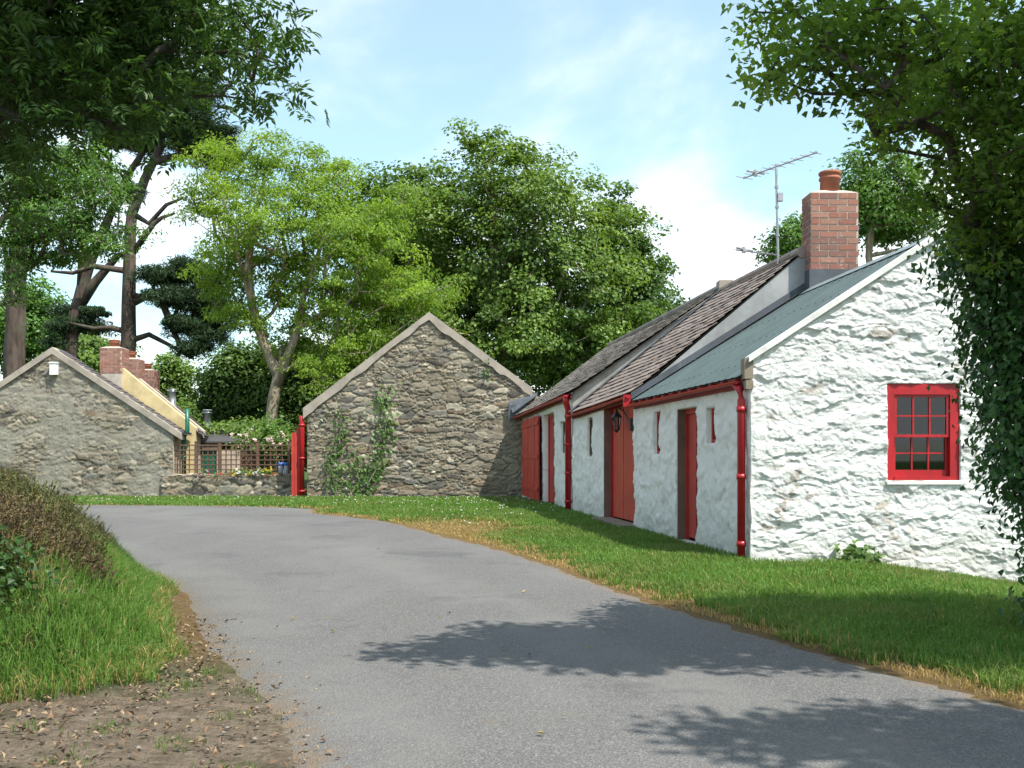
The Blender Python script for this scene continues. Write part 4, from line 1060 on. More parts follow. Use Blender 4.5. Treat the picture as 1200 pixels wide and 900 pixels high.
def tree(name, label, lobes, trunk, r0, n_clump, per, clump_r, ln, wd, bark, leafm, seed, group=None, flat=.55, shell=.5, mind=None, up=.6, droop=0., trunk_r=None, sides=7, rough=.25, wander=.12, r_tip=.014, hair=0, tint_amp=1., extra_tips=None, cat='tree', crown='crown'):
    rng = np.random.default_rng(seed); lobes = np.array(lobes, float)
    trunk = [np.array(p, float) for p in trunk]
    tr = []                                     # subdivide the trunk with a little wander
    for a, b in zip(trunk[:-1], trunk[1:]):
        m = max(1, int(np.linalg.norm(b-a)/(.8 if np.linalg.norm(b-a) < 8 else 1.2)))
        for s in range(m): tr.append(a+(b-a)*s/m+rng.normal(size=3)*.03*r0*(s > 0)*2)
    tr.append(trunk[-1])
    tips = lobe_points(lobes, n_clump, rng, mind or clump_r*.8, shell, rough)
    if extra_tips is not None: tips = np.vstack([tips, extra_tips])
    nodes, par, load = skeleton(tr, tips, rng, wander)
    rad = r_tip*np.maximum(load, 1)**.5
    kk = len(tr); rt = np.interp(np.arange(kk), [0, kk*.15, kk-1], [r0*1.25, r0, max(r0*.45, rad[kk-1])] if trunk_r is None else trunk_r)
    cap = np.maximum(rt.min()*.9, .02)
    rad = np.minimum(rad, cap); rad[:kk] = rt
    t = thing(name, trunk[0], label, cat, group)
    v, f = limbs_mesh(nodes, par, rad, sides); mesh_obj('trunk', v, f, bark, t, shade=True)
    # leaves
    n = len(tips)*per; ci = np.repeat(np.arange(len(tips)), per)
    ctr = lobes[:, :3].mean(0); size = clump_r*(.55+.9*rng.random(len(tips)))
    g = unit(rng.normal(size=(n, 3)))*(rng.random((n, 1))**.45)*np.array([1, 1, flat]); rr = size[ci][:, None]
    pos = tips[ci]+g*rr
    pos[:, 2] -= droop*np.sum(g[:, :2]**2, 1)*rr[:, 0]
    out = unit(pos-tips[ci]+1e-6); outc = unit(pos-ctr)
    nrm = unit(np.array([0, 0, 1.])*up+outc*.45+out*.25+rng.normal(size=(n, 3))*.42)
    dr = unit(out+rng.normal(size=(n, 3))*.6-np.array([0, 0, droop]))
    sc = (.65+.6*rng.random(n))
    v, f = leaf_geo(pos, nrm, dr, ln*sc, wd*sc)
    tint = np.clip(.5+tint_amp*(.22*rng.normal(size=len(tips))), 0, 1)[ci]
    mesh_obj(crown, v, f, leafm, t, {'tint': np.repeat(tint, 4)})
    return t
def LB(px, py, Y, rx, ry, ry_depth=None):
    c = P(px, py, Y); s = Y/F
    return (c[0], c[1], c[2], rx*s, (ry_depth if ry_depth else rx*s), ry*s)
def LBs(Y, rows, dep=None, jit=0, seed=0):
    r = np.random.default_rng(seed)
    return [LB(a, b, Y+(r.uniform(-jit, jit) if jit else 0), c, d, dep) for a, b, c, d in rows]
TR = lambda Y, pts: [P(a, b, Y) for a, b in pts]
def ground_pt(px, Y): q = P(px, 0, Y); q[2] = float(gz(q[0], q[1]))-.1; return q

# ---- trees beyond the buildings
GT = 'trees beyond the cottages'
def distant_trees():
    # broad sycamore over the barn
    Y = 47
    rows = [(545, 250, 55, 60), (590, 215, 60, 50), (640, 245, 60, 55), (570, 320, 80, 70), (660, 320, 80, 70), (620, 390, 95, 60), (700, 300, 45, 45), (530, 390, 60, 60), (700, 390, 60, 50), (500, 250, 40, 50)]
    tree('sycamore_tree', 'broad mid green sycamore rising behind the stone barn, tallest at centre', LBs(Y, rows, None, 1.2, 1), [ground_pt(590, Y)]+TR(Y, [(592, 440), (588, 380), (580, 300), (575, 220)]),   .42, 430, 150, .95, .19, .16, M['palebark'], M['leaf_syc'], 101, GT, extra_tips=np.array(TR(Y, [(541, 150), (552, 168), (565, 165), (605, 172), (590, 180), (648, 185)])), mind=.85, rough=.35)
    Y = 50
    rows = [(735, 320, 40, 50), (745, 380, 50, 45), (775, 370, 22, 22), (720, 265, 28, 35), (690, 430, 60, 35), (760, 325, 20, 20)]
    tree('sycamore_tree', 'darker sycamore leaning out behind the far cottage roof', LBs(Y, rows, None, 1, 2), [ground_pt(700, Y)]+TR(Y, [(702, 440), (715, 370), (725, 300)]), .34, 190, 150, .95, .21, .18, M['bark'], M['leaf_dark2'], 102, GT, mind=.75)
    Y = 52
    rows = [(475, 270, 45, 45), (455, 330, 50, 60), (500, 330, 50, 60), (440, 400, 60, 50), (500, 410, 60, 50), (448, 228, 34, 26), (486, 228, 36, 34), (415, 262, 34, 30)]
    tree('sycamore_tree', 'dark green tree filling the gap between golden tree and broad sycamore', LBs(Y, rows, None, 1, 3), [ground_pt(465, Y)]+TR(Y, [(465, 440), (470, 360), (475, 290)]), .35, 230, 120, 1.15, .24, .2, M['bark'], M['leaf_dark2'], 103, GT, mind=.65)
    # golden locust
    Y = 42
    rows = [(250, 195, 40, 40), (320, 190, 38, 40), (385, 205, 35, 32), (300, 255, 60, 45), (360, 250, 55, 45), (420, 285, 55, 42), (455, 330, 48, 38), (490, 350, 36, 24), (330, 320, 55, 40), (395, 350, 50, 38), (270, 300, 36, 36), (425, 400, 46, 30), (450, 240, 30, 26), (235, 235, 24, 26), (515, 345, 20, 16), (292, 372, 34, 24), (345, 402, 34, 26), (268, 350, 24, 22), (375, 430, 34, 22)]
    tree('locust_tree', 'yellow green feathery tree with pale forked trunk behind the garden trellis', LBs(Y, rows, None, 1.4, 4), [ground_pt(317, Y)]+TR(Y, [(316, 505), (321, 465), (326, 440), (308, 400), (296, 360), (290, 315), (297, 260), (310, 210)]), .33, 400, 170, .80, .17, .07, M['palebark'], M['leaf_gold'], 104, GT, flat=.42, mind=.72, rough=.4, up=.5, droop=.3, trunk_r=[.40, .28, .08], wander=.16)
    t = [o for o in C.objects if o.name.startswith('locust_tree')][0]
    mb = MB(); mb.tube(TR(Y, [(324, 452), (338, 415), (350, 385), (356, 345), (372, 300), (388, 250)]), [.23, .20, .16, .13, .09, .04], 9); mb.tube(TR(Y, [(296, 360), (286, 320), (272, 280), (262, 230)]), [.16, .12, .09, .05], 8); mb.tube(TR(Y, [(350, 385), (390, 360), (430, 330)]), [.12, .09, .05], 8)
    mb.build('limb', M['palebark'], t, True)
    # dark shrubs at the back of the garden
    Y = 49
    for k, (rows, px, lab) in enumerate((([(262, 470, 22, 38), (272, 435, 22, 25)], 264, 'dark bush at the left end of the garden, next to the gap of sky'), ([(300, 470, 30, 40), (305, 430, 25, 25)], 300, 'dark bush behind the pale forked trunk'), ([(345, 465, 32, 45), (365, 430, 30, 30)], 348, 'dark bush behind the red gate'))):
        tree('bush', lab, LBs(Y, rows, None, .6, k), [ground_pt(px, Y)]+TR(Y, [(px, 500), (px+2, 450)]), .12, 95, 120, .85, .2, .15, M['bark'], M['leaf_dark2'], 120+k, 'bushes behind the garden', mind=.45, cat='bush')
    for k, (rows, px, Y, lab) in enumerate((([(232, 486, 26, 12)], 232, 60, 'low bright bush under the gap of sky beside the silver flue'), ([(290, 508, 40, 11), (265, 510, 22, 9)], 285, 41, 'low green bush along the back of the garden outhouse'))):
        tree('bush', lab, LBs(Y, rows, None, .3, k), [ground_pt(px, Y)]+TR(Y, [(px, 520), (px, 500)]), .08, 60, 100, .7, .16, .11, M['bark'], M['leaf_syc'], 130+k, 'bushes behind the garden', mind=.3, cat='bush')
    Y = 56
    tree('hedge', 'long dark hedge closing the back of the garden behind the trellis', LBs(Y, [(235+k*16, 522, 14, 24) for k in range(9)], None, .5, 5), [ground_pt(300, Y)]+TR(Y, [(300, 530), (300, 520)]), .06, 200, 110, .8, .22, .16, M['bark'], M['leaf_syc'], 138, None, mind=.4, cat='hedge')
    Y = 62
    tree('bush', 'green tree top just right of the brick chimneys', LBs(Y, [(203, 445, 16, 32), (190, 470, 22, 25), (212, 475, 10, 20)]), [ground_pt(200, Y)]+TR(Y, [(200, 500), (201, 450)]), .15, 85, 110, .9, .24, .18, M['bark'], M['leaf_syc'], 133, 'bushes behind the garden', mind=.5, cat='bush')
    # far left
    Y = 66
    tree('distant_tree', 'pale green tree far behind the left gable peak', LBs(Y, [(35, 370, 30, 35), (15, 400, 30, 30), (60, 400, 25, 25)]), [ground_pt(35, Y)]+TR(Y, [(35, 440), (36, 380)]), .25, 110, 110, 1.2, .26, .2, M['bark'], M['leaf_bright'], 134, GT, mind=.7)
    tree('distant_tree', 'green tree between the left gable peak and the brick chimneys', LBs(Y, [(110, 420, 32, 22), (90, 405, 20, 18)]), [ground_pt(105, Y)]+TR(Y, [(105, 450), (106, 425)]), .2, 70, 110, 1.1, .26, .2, M['bark'], M['leaf_syc'], 135, GT, mind=.6)
    # trees behind the brick chimney
    Y = 31
    rows = [(1010, 215, 24, 28), (1035, 235, 28, 32), (1000, 195, 15, 16), (1050, 205, 22, 24), (1040, 272, 22, 18), (1015, 255, 22, 18), (1075, 250, 24, 40)]
    tree('ash_tree', 'light leafy tree with thin stems right of the brick chimney', LBs(Y, rows, None, .8, 6), [ground_pt(1022, Y)]+TR(Y, [(1022, 330), (1018, 300), (1022, 262)]), .12, 150, 85, .62, .14, .075, M['palebark'], M['leaf_bright'], 136, GT, mind=.38, r_tip=.012)
    rows = [(925, 282, 17, 16), (938, 268, 9, 16), (908, 296, 10, 8)]
    tree('ash_tree', 'small leafy tree top left of the brick chimney behind the aerial', LBs(Y, rows, None, .5, 7), [ground_pt(930, Y)]+TR(Y, [(930, 330), (928, 290)]), .1, 60, 80, .5, .14, .08, M['palebark'], M['leaf_bright'], 137, GT, mind=.3, r_tip=.01)
M['leaf_dark2'] = m_leaf('deep_green_leaves', (.062, .125, .025), (.098, .165, .036))
distant_trees()

def pines():
    G = 'tall pines behind the left house'
    Y = 52
    rows = [(215, 140, 34, 34), (245, 165, 28, 28), (190, 120, 34, 26), (225, 110, 25, 20), (262, 185, 18, 20), (190, 325, 20, 10), (222, 318, 26, 12), (248, 332, 18, 14), (205, 350, 24, 11), (238, 358, 26, 13), (262, 365, 12, 18), (218, 380, 26, 11), (246, 392, 20, 12), (228, 408, 20, 8), (178, 345, 12, 7)]
    tree('pine_tree', 'tall pine with straight flaky trunk and dark drooping bough behind the brick chimneys', LBs(Y, rows, None, .8, 8), [ground_pt(148, Y)]+TR(Y, [(149, 440), (151, 380), (152, 310), (155, 250), (170, 210), (190, 170)]), .5, 420, 190, .62, .30, .045, M['pinebark'], M['leaf_pine'], 140, G, flat=.5, shell=.2, mind=.42, trunk_r=[.52, .48, .2], tint_amp=.7, r_tip=.022)
    t = [o for o in C.objects if o.name.startswith('pine_tree')][0]
    mb = MB(); r = [.17, .14, .10, .06]
    for pts in (((152, 345), (175, 350), (195, 353), (215, 350)), ((151, 400), (175, 392), (200, 405), (225, 420)), ((152, 318), (110, 312), (85, 320), (60, 318)), ((155, 250), (175, 262), (195, 240), (215, 232)), ((160, 235), (130, 225), (120, 215), (100, 212)), ((153, 300), (180, 262), (190, 255), (205, 250)), ((152, 390), (130, 384), (110, 385), (80, 378))):
        mb.tube(TR(Y, pts), r, 7)
    mb.build('limb', M['pinebark'], t, True)
    rows = [(92, 380, 26, 9), (68, 384, 18, 8), (108, 364, 18, 8), (80, 366, 16, 7), (118, 385, 12, 6), (150, 226, 16, 8), (160, 160, 30, 22), (130, 150, 30, 22), (60, 400, 12, 6)]
    tree('pine_tree', 'leaning dark pine with forked bare limbs behind the left gable', LBs(53, rows, None, .6, 9), [ground_pt(80, 53)]+TR(53, [(80, 430), (88, 370), (105, 310), (130, 250), (150, 205), (168, 178)]), .42, 150, 180, .6, .30, .045, M['pinebark'], M['leaf_pine'], 141, G, flat=.45, shell=.3, mind=.4, trunk_r=[.6, .52, .15], tint_amp=.7, r_tip=.022)
    t = [o for o in C.objects if o.name.startswith('pine_tree.001')][0]
    mb = MB()
    for pts in (((97, 335), (98, 290), (104, 240), (118, 195)), ((92, 360), (112, 330), (138, 300), (165, 290)), ((118, 285), (95, 262), (80, 230), (75, 190))):
        mb.tube(TR(53, pts), [.3, .24, .16, .08], 8)
    mb.build('limb', M['pinebark'], t, True)
    tree('pine_tree', 'thick dark trunk at the left edge behind the stone gable', LBs(46, [(20, 200, 60, 50), (10, 130, 60, 60)], None, .6, 9), [ground_pt(16, 46)]+TR(46, [(17, 430), (20, 330), (23, 240), (24, 150)]), .5, 60, 150, .9, .28, .035, M['pinebark'], M['leaf_pine'], 142, G, trunk_r=[.58, .52, .3], tint_amp=.7)
pines()

def left_mid():
    Y = 33.0
    Y = 38
    rows = [(45, 215, 45, 32), (95, 195, 40, 28), (120, 230, 28, 24), (70, 255, 48, 26), (25, 280, 32, 32), (118, 282, 28, 14), (150, 272, 20, 9), (15, 330, 20, 24), (140, 205, 12, 12), (75, 300, 26, 12)]
    tree('ash_tree', 'mid green ash with layered sprays in front of the pine trunks', LBs(Y, rows, None, .8, 12), [ground_pt(-40, Y)]+TR(Y, [(-38, 400), (-30, 320), (0, 260), (40, 225)]), .25, 260, 80, .72, .17, .075, M['bark'], M['leaf_ash2'], 150, GT, flat=.4, mind=.42, rough=.4, droop=.3)
M['leaf_ash2'] = m_leaf('ash_leaves_far', (.07, .155, .028), (.115, .215, .045), .45)
left_mid()

# ---- overhanging ash, upper left, close to the lane
def compound_leaves(tips, per, rng, lrad, rach, leaf_l, leaf_w, droop=.5, pairs=4):
    """ash leaves: a rachis with opposite leaflets and one at the tip"""
    n = len(tips)*per; ci = np.repeat(np.arange(len(tips)), per)
    base = tips[ci]+rng.normal(size=(n, 3))*np.array([1, 1, .7])*lrad*.5
    d = rng.normal(size=(n, 3)); d[:, 2] = d[:, 2]*.4-droop; d = unit(d)
    nrm = unit(np.array([0, 0, 1.])+rng.normal(size=(n, 3))*.45); nrm = unit(nrm-d*np.sum(nrm*d, 1, keepdims=True)); s = np.cross(nrm, d)
    C_, N_, D_, S_ = [], [], [], []
    for k in range(pairs):
        t = .25+.75*k/pairs
        for sg in (-1, 1):
            dirl = unit(s*sg*.85+d*.5+rng.normal(size=(n, 3))*.12); C_.append(base+d*rach*t+dirl*leaf_l*.5-np.array([0, 0, .15*leaf_l])); D_.append(dirl); N_.append(unit(nrm+rng.normal(size=(n, 3))*.2))
    C_.append(base+d*rach*1.05+d*leaf_l*.5); D_.append(d+rng.normal(size=(n, 3))*.05); N_.append(nrm)
    m = 2*pairs+1; c = np.concatenate(C_); sc = .8+.4*rng.random(len(c))
    v, f = leaf_geo(c, np.concatenate(N_), np.concatenate(D_), leaf_l*sc, leaf_w*sc)
    tint = np.clip(.5+.2*rng.normal(size=len(tips)), 0, 1)[ci]
    return v, f, np.repeat(np.tile(tint, m), 4)
def near_ash():
    rng = np.random.default_rng(77)
    lob = []
    for Y, rows in ((7.6, [(60, 60, 110, 70), (180, 42, 66, 48), (250, 32, 60, 36), (115, 115, 60, 45), (30, 140, 50, 40), (300, 55, 40, 36), (330, 100, 24, 24), (312, 25, 30, 25), (20, 60, 60, 60), (285, 105, 30, 22)]), (8.6, [(60, 90, 80, 40), (120, 50, 90, 60), (0, 175, 40, 36), (8, 232, 20, 26), (200, 20, 70, 50)])):
        lob += LBs(Y, rows, None, .5, 5)
    above = [(-3.9, 7.2, 5.5, 1.3, 1.3, .5), (-2.9, 7.0, 5.3, .8, .9, .4), (-5.5, 7.6, 5.4, 1.4, 1.8, 1.0), (-4.0, 6.0, 5.6, 1.4, 1.0, .5), (-3.6, 8.6, 5.6, 1.2, 1.0, .5), (-2.8, 6.2, 5.6, .7, .8, .4)]  # unseen upper crown, lobes added to shade the leaves in view
    t1 = lobe_points(lob, 310, rng, .20, .35, .35); t2 = lobe_points(above, 330, rng, .24, .1, .2)
    tips = np.vstack([t1, t2])
    base = np.array([-6.4, 8.2, float(gz(-6.4, 8.2))-.1]); trunk = [base, (-6.3, 8.2, 2.0), (-6.0, 8.1, 3.4), (-5.4, 8.0, 4.6), (-4.8, 8.0, 5.4)]
    tr = []
    for a, b in zip(trunk[:-1], trunk[1:]):
        for s in range(3): tr.append(np.array(a)+(np.array(b)-a)*s/3)
    tr.append(np.array(trunk[-1]))
    nodes, par, load = skeleton(tr, tips, rng, .10, maxseg=.35); rad = .0042*np.maximum(load, 1)**.55; kk = len(tr)
    rad = np.minimum(rad, .12); rad[:kk] = np.linspace(.26, .13, kk)
    t = thing('ash_tree', base, 'dark overhanging ash filling the upper left corner, its pinnate leaves against the sky', 'tree', 'trees overhanging the lane')
    v, f = limbs_mesh(nodes, par, rad, 6); mesh_obj('trunk', v, f, M['darkbark'], t, shade=True)
    v, f, ti = compound_leaves(t1, 10, rng, .34, .16, .075, .026, .55); v2, f2, ti2 = compound_leaves(t2, 11, rng, .42, .24, .13, .055, .3)
    f = np.vstack([f, f2+len(v)]); v = np.vstack([v, v2]); ti = np.concatenate([ti, ti2])
    mesh_obj('crown', v, f, M['leaf_ash'], t, {'tint': ti})
near_ash()

# ---- ivy hung tree at the right of the lane
M['leaf_road'] = m_leaf('roadside_leaves', (.08, .165, .026), (.14, .225, .046), .5)
def near_right():
    rng = np.random.default_rng(88)
    lob = LBs(5.2, [(918, 14, 34, 18), (955, 42, 36, 28), (1000, 30, 50, 40), (935, 76, 24, 12), (905, 90, 14, 7), (975, 85, 36, 20), (1025, 88, 40, 28), (1060, 40, 60, 42)], .35, .15, 3)
    lob += LBs(6.0, [(1112, 100, 48, 42), (1130, 60, 80, 60), (1160, 150, 55, 60), (1045, 125, 26, 14), (1064, 150, 20, 12), (1132, 210, 32, 36), (1165, 240, 46, 50), (1200, 120, 80, 80), (1230, 220, 70, 70)], .6, .4, 4)
    above = [(3.2, 4.5, 4.9, 1.4, .6, .45), (2.1, 4.25, 4.5, .9, .35, .35), (3.4, 4.0, 5.6, 1.1, .7, .6), (4.6, 4.3, 5.6, 1.3, .8, .8), (4.4, 1.9, 5.4, 1.2, .7, .6), (5.4, 5.4, 4.8, 1.3, 1.2, 1.2), (4.7, 5.5, 3.5, .9, .8, .8), (5.2, 2.1, 5.0, 1.3, .7, .7), (5.2, 3.9, 6.6, 1.2, .8, .6), (4.9, 6.0, 3.9, 1.1, .9, 1.0), (4.4, 5.6, 4.6, 1.0, .8, .5), (4.8, 1.6, 5.6, 1.1, .6, .5), (5.8, 5.2, 4.4, 1.2, 1.4, 1.2)]
    t1 = lobe_points(lob, 270, rng, .19, .3, .35); t2 = lobe_points(above, 470, rng, .28, .1, .3)
    tips = np.vstack([t1, t2])
    base = np.array([4.15, 7.3, float(gz(4.15, 7.3))-.1]); trunk = [base, (4.1, 7.3, 1.2), (3.95, 7.25, 2.2), (3.7, 7.05, 3.1), (3.6, 6.7, 4.0), (3.7, 6.2, 5.0)]
    tr = []
    for a, b in zip(trunk[:-1], trunk[1:]):
        for s in range(4): tr.append(np.array(a)+(np.array(b)-a)*s/4)
    tr.append(np.array(trunk[-1]))
    nodes, par, load = skeleton(tr, tips, rng, .10, maxseg=.3); rad = .0045*np.maximum(load, 1)**.55; kk = len(tr)
    rad = np.minimum(rad, .028); rad[:kk] = np.linspace(.30, .08, kk)
    t = thing('roadside_tree', base, 'ivy hung tree at the right edge of the lane with dark boughs across the sky', 'tree', 'trees overhanging the lane')
    v, f = limbs_mesh(nodes, par, rad, 7); mesh_obj('trunk', v, f, M['darkbark'], t, shade=True)
    per = 70; n = len(tips)*per; ci = np.repeat(np.arange(len(tips)), per)
    r = np.where(np.arange(len(tips)) < len(t1), .24, .42)[ci][:, None]
    pos = tips[ci]+unit(rng.normal(size=(n, 3)))*(rng.random((n, 1))**.5)*np.array([.8, .8, .5])*r
    nrm = unit(np.array([0, 0, .9])+rng.normal(size=(n, 3))*.5); dr = unit(pos-tips[ci]+rng.normal(size=(n, 3))*.25-np.array([0, 0, .25]))
    sc = .65+.6*rng.random(n)
    sc[len(t1)*per:] *= 2.1
    v, f = leaf_geo(pos, nrm, dr, .054*sc, .034*sc)
    tint = np.clip(.5+.25*rng.normal(size=len(tips)), 0, 1)[ci]
    mesh_obj('crown', v, f, M['leaf_road'], t, {'tint': np.repeat(tint, 4)})
    # ivy skirt round the trunk
    base2 = base+[.02, -.25, 0]; iv = thing('ivy_creeper', base2, 'thick dark ivy wrapping the trunk of the roadside tree beside the red window', 'ivy', 'ivy creepers')
    rows = [(1138, 300, 30, 30), (1170, 300, 56, 60), (1168, 380, 34, 60), (1210, 400, 60, 90), (1178, 460, 34, 50), (1182, 520, 24, 40), (1215, 520, 50, 70), (1218, 590, 26, 48), (1255, 620, 50, 110), (1112, 288, 16, 10), (1260, 500, 60, 120), (1196, 560, 16, 30), (1250, 720, 44, 40)]
    rows = [(a+(8 if 350 < b < 600 else 14), b, c, d) for a, b, c, d in rows]; lb = LBs(7.0, rows, .42, .1, 6)
    tips = lobe_points(lb, 430, rng, .085, .45, .25)
    per = 44; n = len(tips)*per; ci = np.repeat(np.arange(len(tips)), per); g = rng.normal(size=(n, 3))*np.array([.09, .09, .12]); pos = tips[ci]+g
    ax = np.array([4.1, 7.25]); o2 = np.concatenate([pos[:, :2]-ax, np.zeros((n, 1))], 1)
    nrm = unit(unit(o2)*.8+np.array([0, 0, .45])+rng.normal(size=(n, 3))*.35); dr = unit(np.array([0, 0, -1.])+rng.normal(size=(n, 3))*.45)
    sc = .6+.7*rng.random(n)
    v, f = leaf_geo(pos, nrm, dr, .055*sc, .045*sc)
    mesh_obj('foliage', v, f, M['leaf_ivy'], iv, {'tint': np.repeat(np.clip(.5+.2*rng.normal(size=len(tips)), 0, 1)[ci], 4)})
    st = [np.array([4.1, 7.0, -.1]), np.array([4.05, 6.98, 1.0]), np.array([3.9, 6.95, 2.0]), np.array([3.7, 6.9, 2.6])]
    nodes, par, load = skeleton(st, tips[::3], rng, .1, maxseg=.3); rad = np.minimum(.004*np.maximum(load, 1)**.5, .03); v, f = limbs_mesh(nodes, par, rad, 5); mesh_obj('stem', v, f, M['darkbark'], iv, shade=True)
near_right()

# ---- ivy on the barn, plants by the walls
def climbing(name, label, lines, Y, leaf, per, group, leafm, cat, spread=.16, seed=1, out=.12):
    rng = np.random.default_rng(seed); P0 = P(lines[0][0][0], lines[0][0][1], Y); t = thing(name, P(lines[0][-1][0], lines[0][-1][1], Y), label, cat, group)
    tips = []; mb = MB()
    for l in lines:
        pts = [P(a, b, Y)+[0, -out*.5, 0] for a, b in l]; mb.tube(pts[::-1], np.linspace(.025, .008, len(pts)), 5)
        L = np.concatenate([[0], np.cumsum([np.linalg.norm(q-p) for p, q in zip(pts[:-1], pts[1:])])]); m = int(L[-1]/.10)
        for s in np.linspace(0, L[-1], m): tips.append([np.interp(s, L, [p[k] for p in pts]) for k in range(3)])
    mb.build('stem', M['bark'], t)
    tips = np.array(tips); w = .5+1.0*fbm(np.arange(len(tips))*.23, np.zeros(len(tips)), seed); n = len(tips)*per; ci = np.repeat(np.arange(len(tips)), per)
    pos = tips[ci]+rng.normal(size=(n, 3))*np.array([spread, out*.35, spread*.8])*w[ci][:, None]; pos[:, 1] = np.minimum(pos[:, 1], Y-.02)
    nrm = unit(np.array([.1, -1, .35])+rng.normal(size=(n, 3))*.4); dr = unit(np.array([0, 0, -1.])+rng.normal(size=(n, 3))*.6); sc = .6+.7*rng.random(n)
    v, f = leaf_geo(pos, nrm, dr, leaf*sc, leaf*.85*sc)
    mesh_obj('foliage', v, f, leafm, t, {'tint': np.repeat(np.clip(.5+.25*rng.normal(size=len(tips)), 0, 1)[ci], 4)})
    return t
climbing('ivy_creeper', 'short ivy strand climbing the stone barn nearest the red gate', [[(400, 482), (399, 505), (398, 525)], [(398, 525), (388, 535), (390, 560), (396, 580)], [(390, 560), (400, 565)]], YB-.05, .12, 7, 'ivy creepers', M['leaf_ivy2'] if 'leaf_ivy2' in M else M.setdefault('leaf_ivy2', m_leaf('wall_ivy', (.065, .13, .028), (.12, .20, .055), .25, .4)), 'ivy', .17, 3)
climbing('ivy_creeper', 'tall ivy strand climbing the middle of the stone barn gable', [[(450, 456), (449, 480), (452, 505), (448, 530), (440, 552), (432, 566)], [(440, 552), (430, 545)], [(414, 536), (419, 555), (424, 575), (418, 584)], [(432, 566), (424, 575)]], YB-.05, .125, 8, 'ivy creepers', M['leaf_ivy2'], 'ivy', .2, 4)
climbing('wall_fern', 'small green tuft growing high on the right of the barn gable', [[(571, 432), (573, 437), (574, 441)]], YB-.03, .10, 10, None, M['leaf_ivy2'], 'plant', .12, 9)

def low_plant(name, label, px, py, Y, rx, ry, n, leaf, wd, leafm, seed, group=None, cat='plant', flower=None, nf=0, fs=.06, fm=None):
    rng = np.random.default_rng(seed); s = Y/F; c = P(px, py, Y); t = thing(name, (c[0], c[1], c[2]-ry*s), label, cat, group)
    q = rng.normal(size=(n, 3))*np.array([rx*s*.5, .25*rx*s+.05, ry*s*.42]); pos = c+q
    nrm = unit(np.array([0, -.4, .8])+rng.normal(size=(n, 3))*.5); dr = unit(q+rng.normal(size=(n, 3))*.1+np.array([0, 0, .05])); sc = .6+.7*rng.random(n)
    v, f = leaf_geo(pos, nrm, dr, leaf*sc, wd*sc)
    mesh_obj('foliage', v, f, leafm, t, {'tint': np.repeat(np.clip(.5+.25*rng.normal(size=n), 0, 1), 4)})
    mb = MB()
    for k in range(7): e = c+rng.normal(size=3)*np.array([rx*s*.4, .05, ry*s*.3]); mb.tube([(c[0]+rng.normal()*.03, c[1], c[2]-ry*s), (c+e)/2+[0, 0, -.02], e], [.008, .006, .003], 4)
    mb.build('stem', M['bark'], t)
    if nf:
        k = nf*5; b = np.repeat(np.arange(nf), 5); fc = c+rng.normal(size=(nf, 3))*np.array([rx*s*.5, .2*rx*s+.05, ry*s*.34])+np.array([0, -.06, .12*ry*s])
        a = rng.random(k)*6.28; dv = np.stack([np.cos(a), np.full(k, -.3), np.sin(a)], 1)
        v, f = leaf_geo(fc[b]+dv*fs*.4, unit(np.array([0, -1., .6])+rng.normal(size=(k, 3))*.3), unit(dv), fs, fs*.8); mesh_obj('blossom', v, f, fm, t)
    return t
low_plant('nettle_plant', 'leafy weed growing at the foot of the white gable below the window', 1008, 652, 11.45, 24, 17, 150, .10, .06, M['leaf_ivy2'], 5, None)
def petal(name, c): return m_leaf(name, c, tuple(k*.8 for k in c), .25, .6, False, (1, 1, 1))
M['yellow'] = petal('yellow_petals', (.75, .55, .03)); M['white_p'] = petal('white_petals', (.8, .8, .76)); M['pink_p'] = petal('pink_petals', (.6, .25, .42)); M['red_p'] = petal('red_petals', (.6, .06, .05))
for k, (px, py, fm, lab) in enumerate(((234, 556, 'pink_p', 'pink flowers on the low wall in front of the green door'), (258, 556, 'red_p', 'red flowers on the low wall beside the green door'), (272, 555, 'yellow', 'yellow flowers on the low wall left of the white flowers'), (282, 553, 'white_p', 'white flowers on the low wall between two yellow clumps'), (291, 555, 'yellow', 'yellow flowers on the low wall right of the white flowers'), (304, 553, 'white_p', 'small white flowers on the low wall in front of a trellis post'), (312, 553, 'yellow', 'tall yellow flowers on the low wall left of the blue lidded tubs'), (321, 556, 'red_p', 'orange red flowers on the low wall beside the blue lidded tubs'))):
    low_plant('flowering_plant', lab, px, py, 34.0, 9, 6, 60, .09, .05, M['leaf_syc'], 30+k, 'flowers along the garden wall', 'flower', True, 7, .055, M[fm])
for k, (px, py, Y, rx, ry, lab) in enumerate(((290, 516, 37.4, 20, 15, 'pink and cream climbing rose over the garden outhouse'), (329, 520, 37.2, 13, 17, 'pale climbing rose beside the pale trunk above the blue lidded tubs'))):
    low_plant('climbing_rose', lab, px, py, Y, rx, ry, 420, .13, .09, M['leaf_syc'], 50+k, 'climbing roses', 'rose', True, 20, .11, M['petal_pink'])
low_plant('garden_shrub', 'bright green shrub at the foot of the pale forked trunk', 318, 510, 38.5, 22, 25, 900, .16, .08, M['leaf_bright'], 60, None, 'shrub')

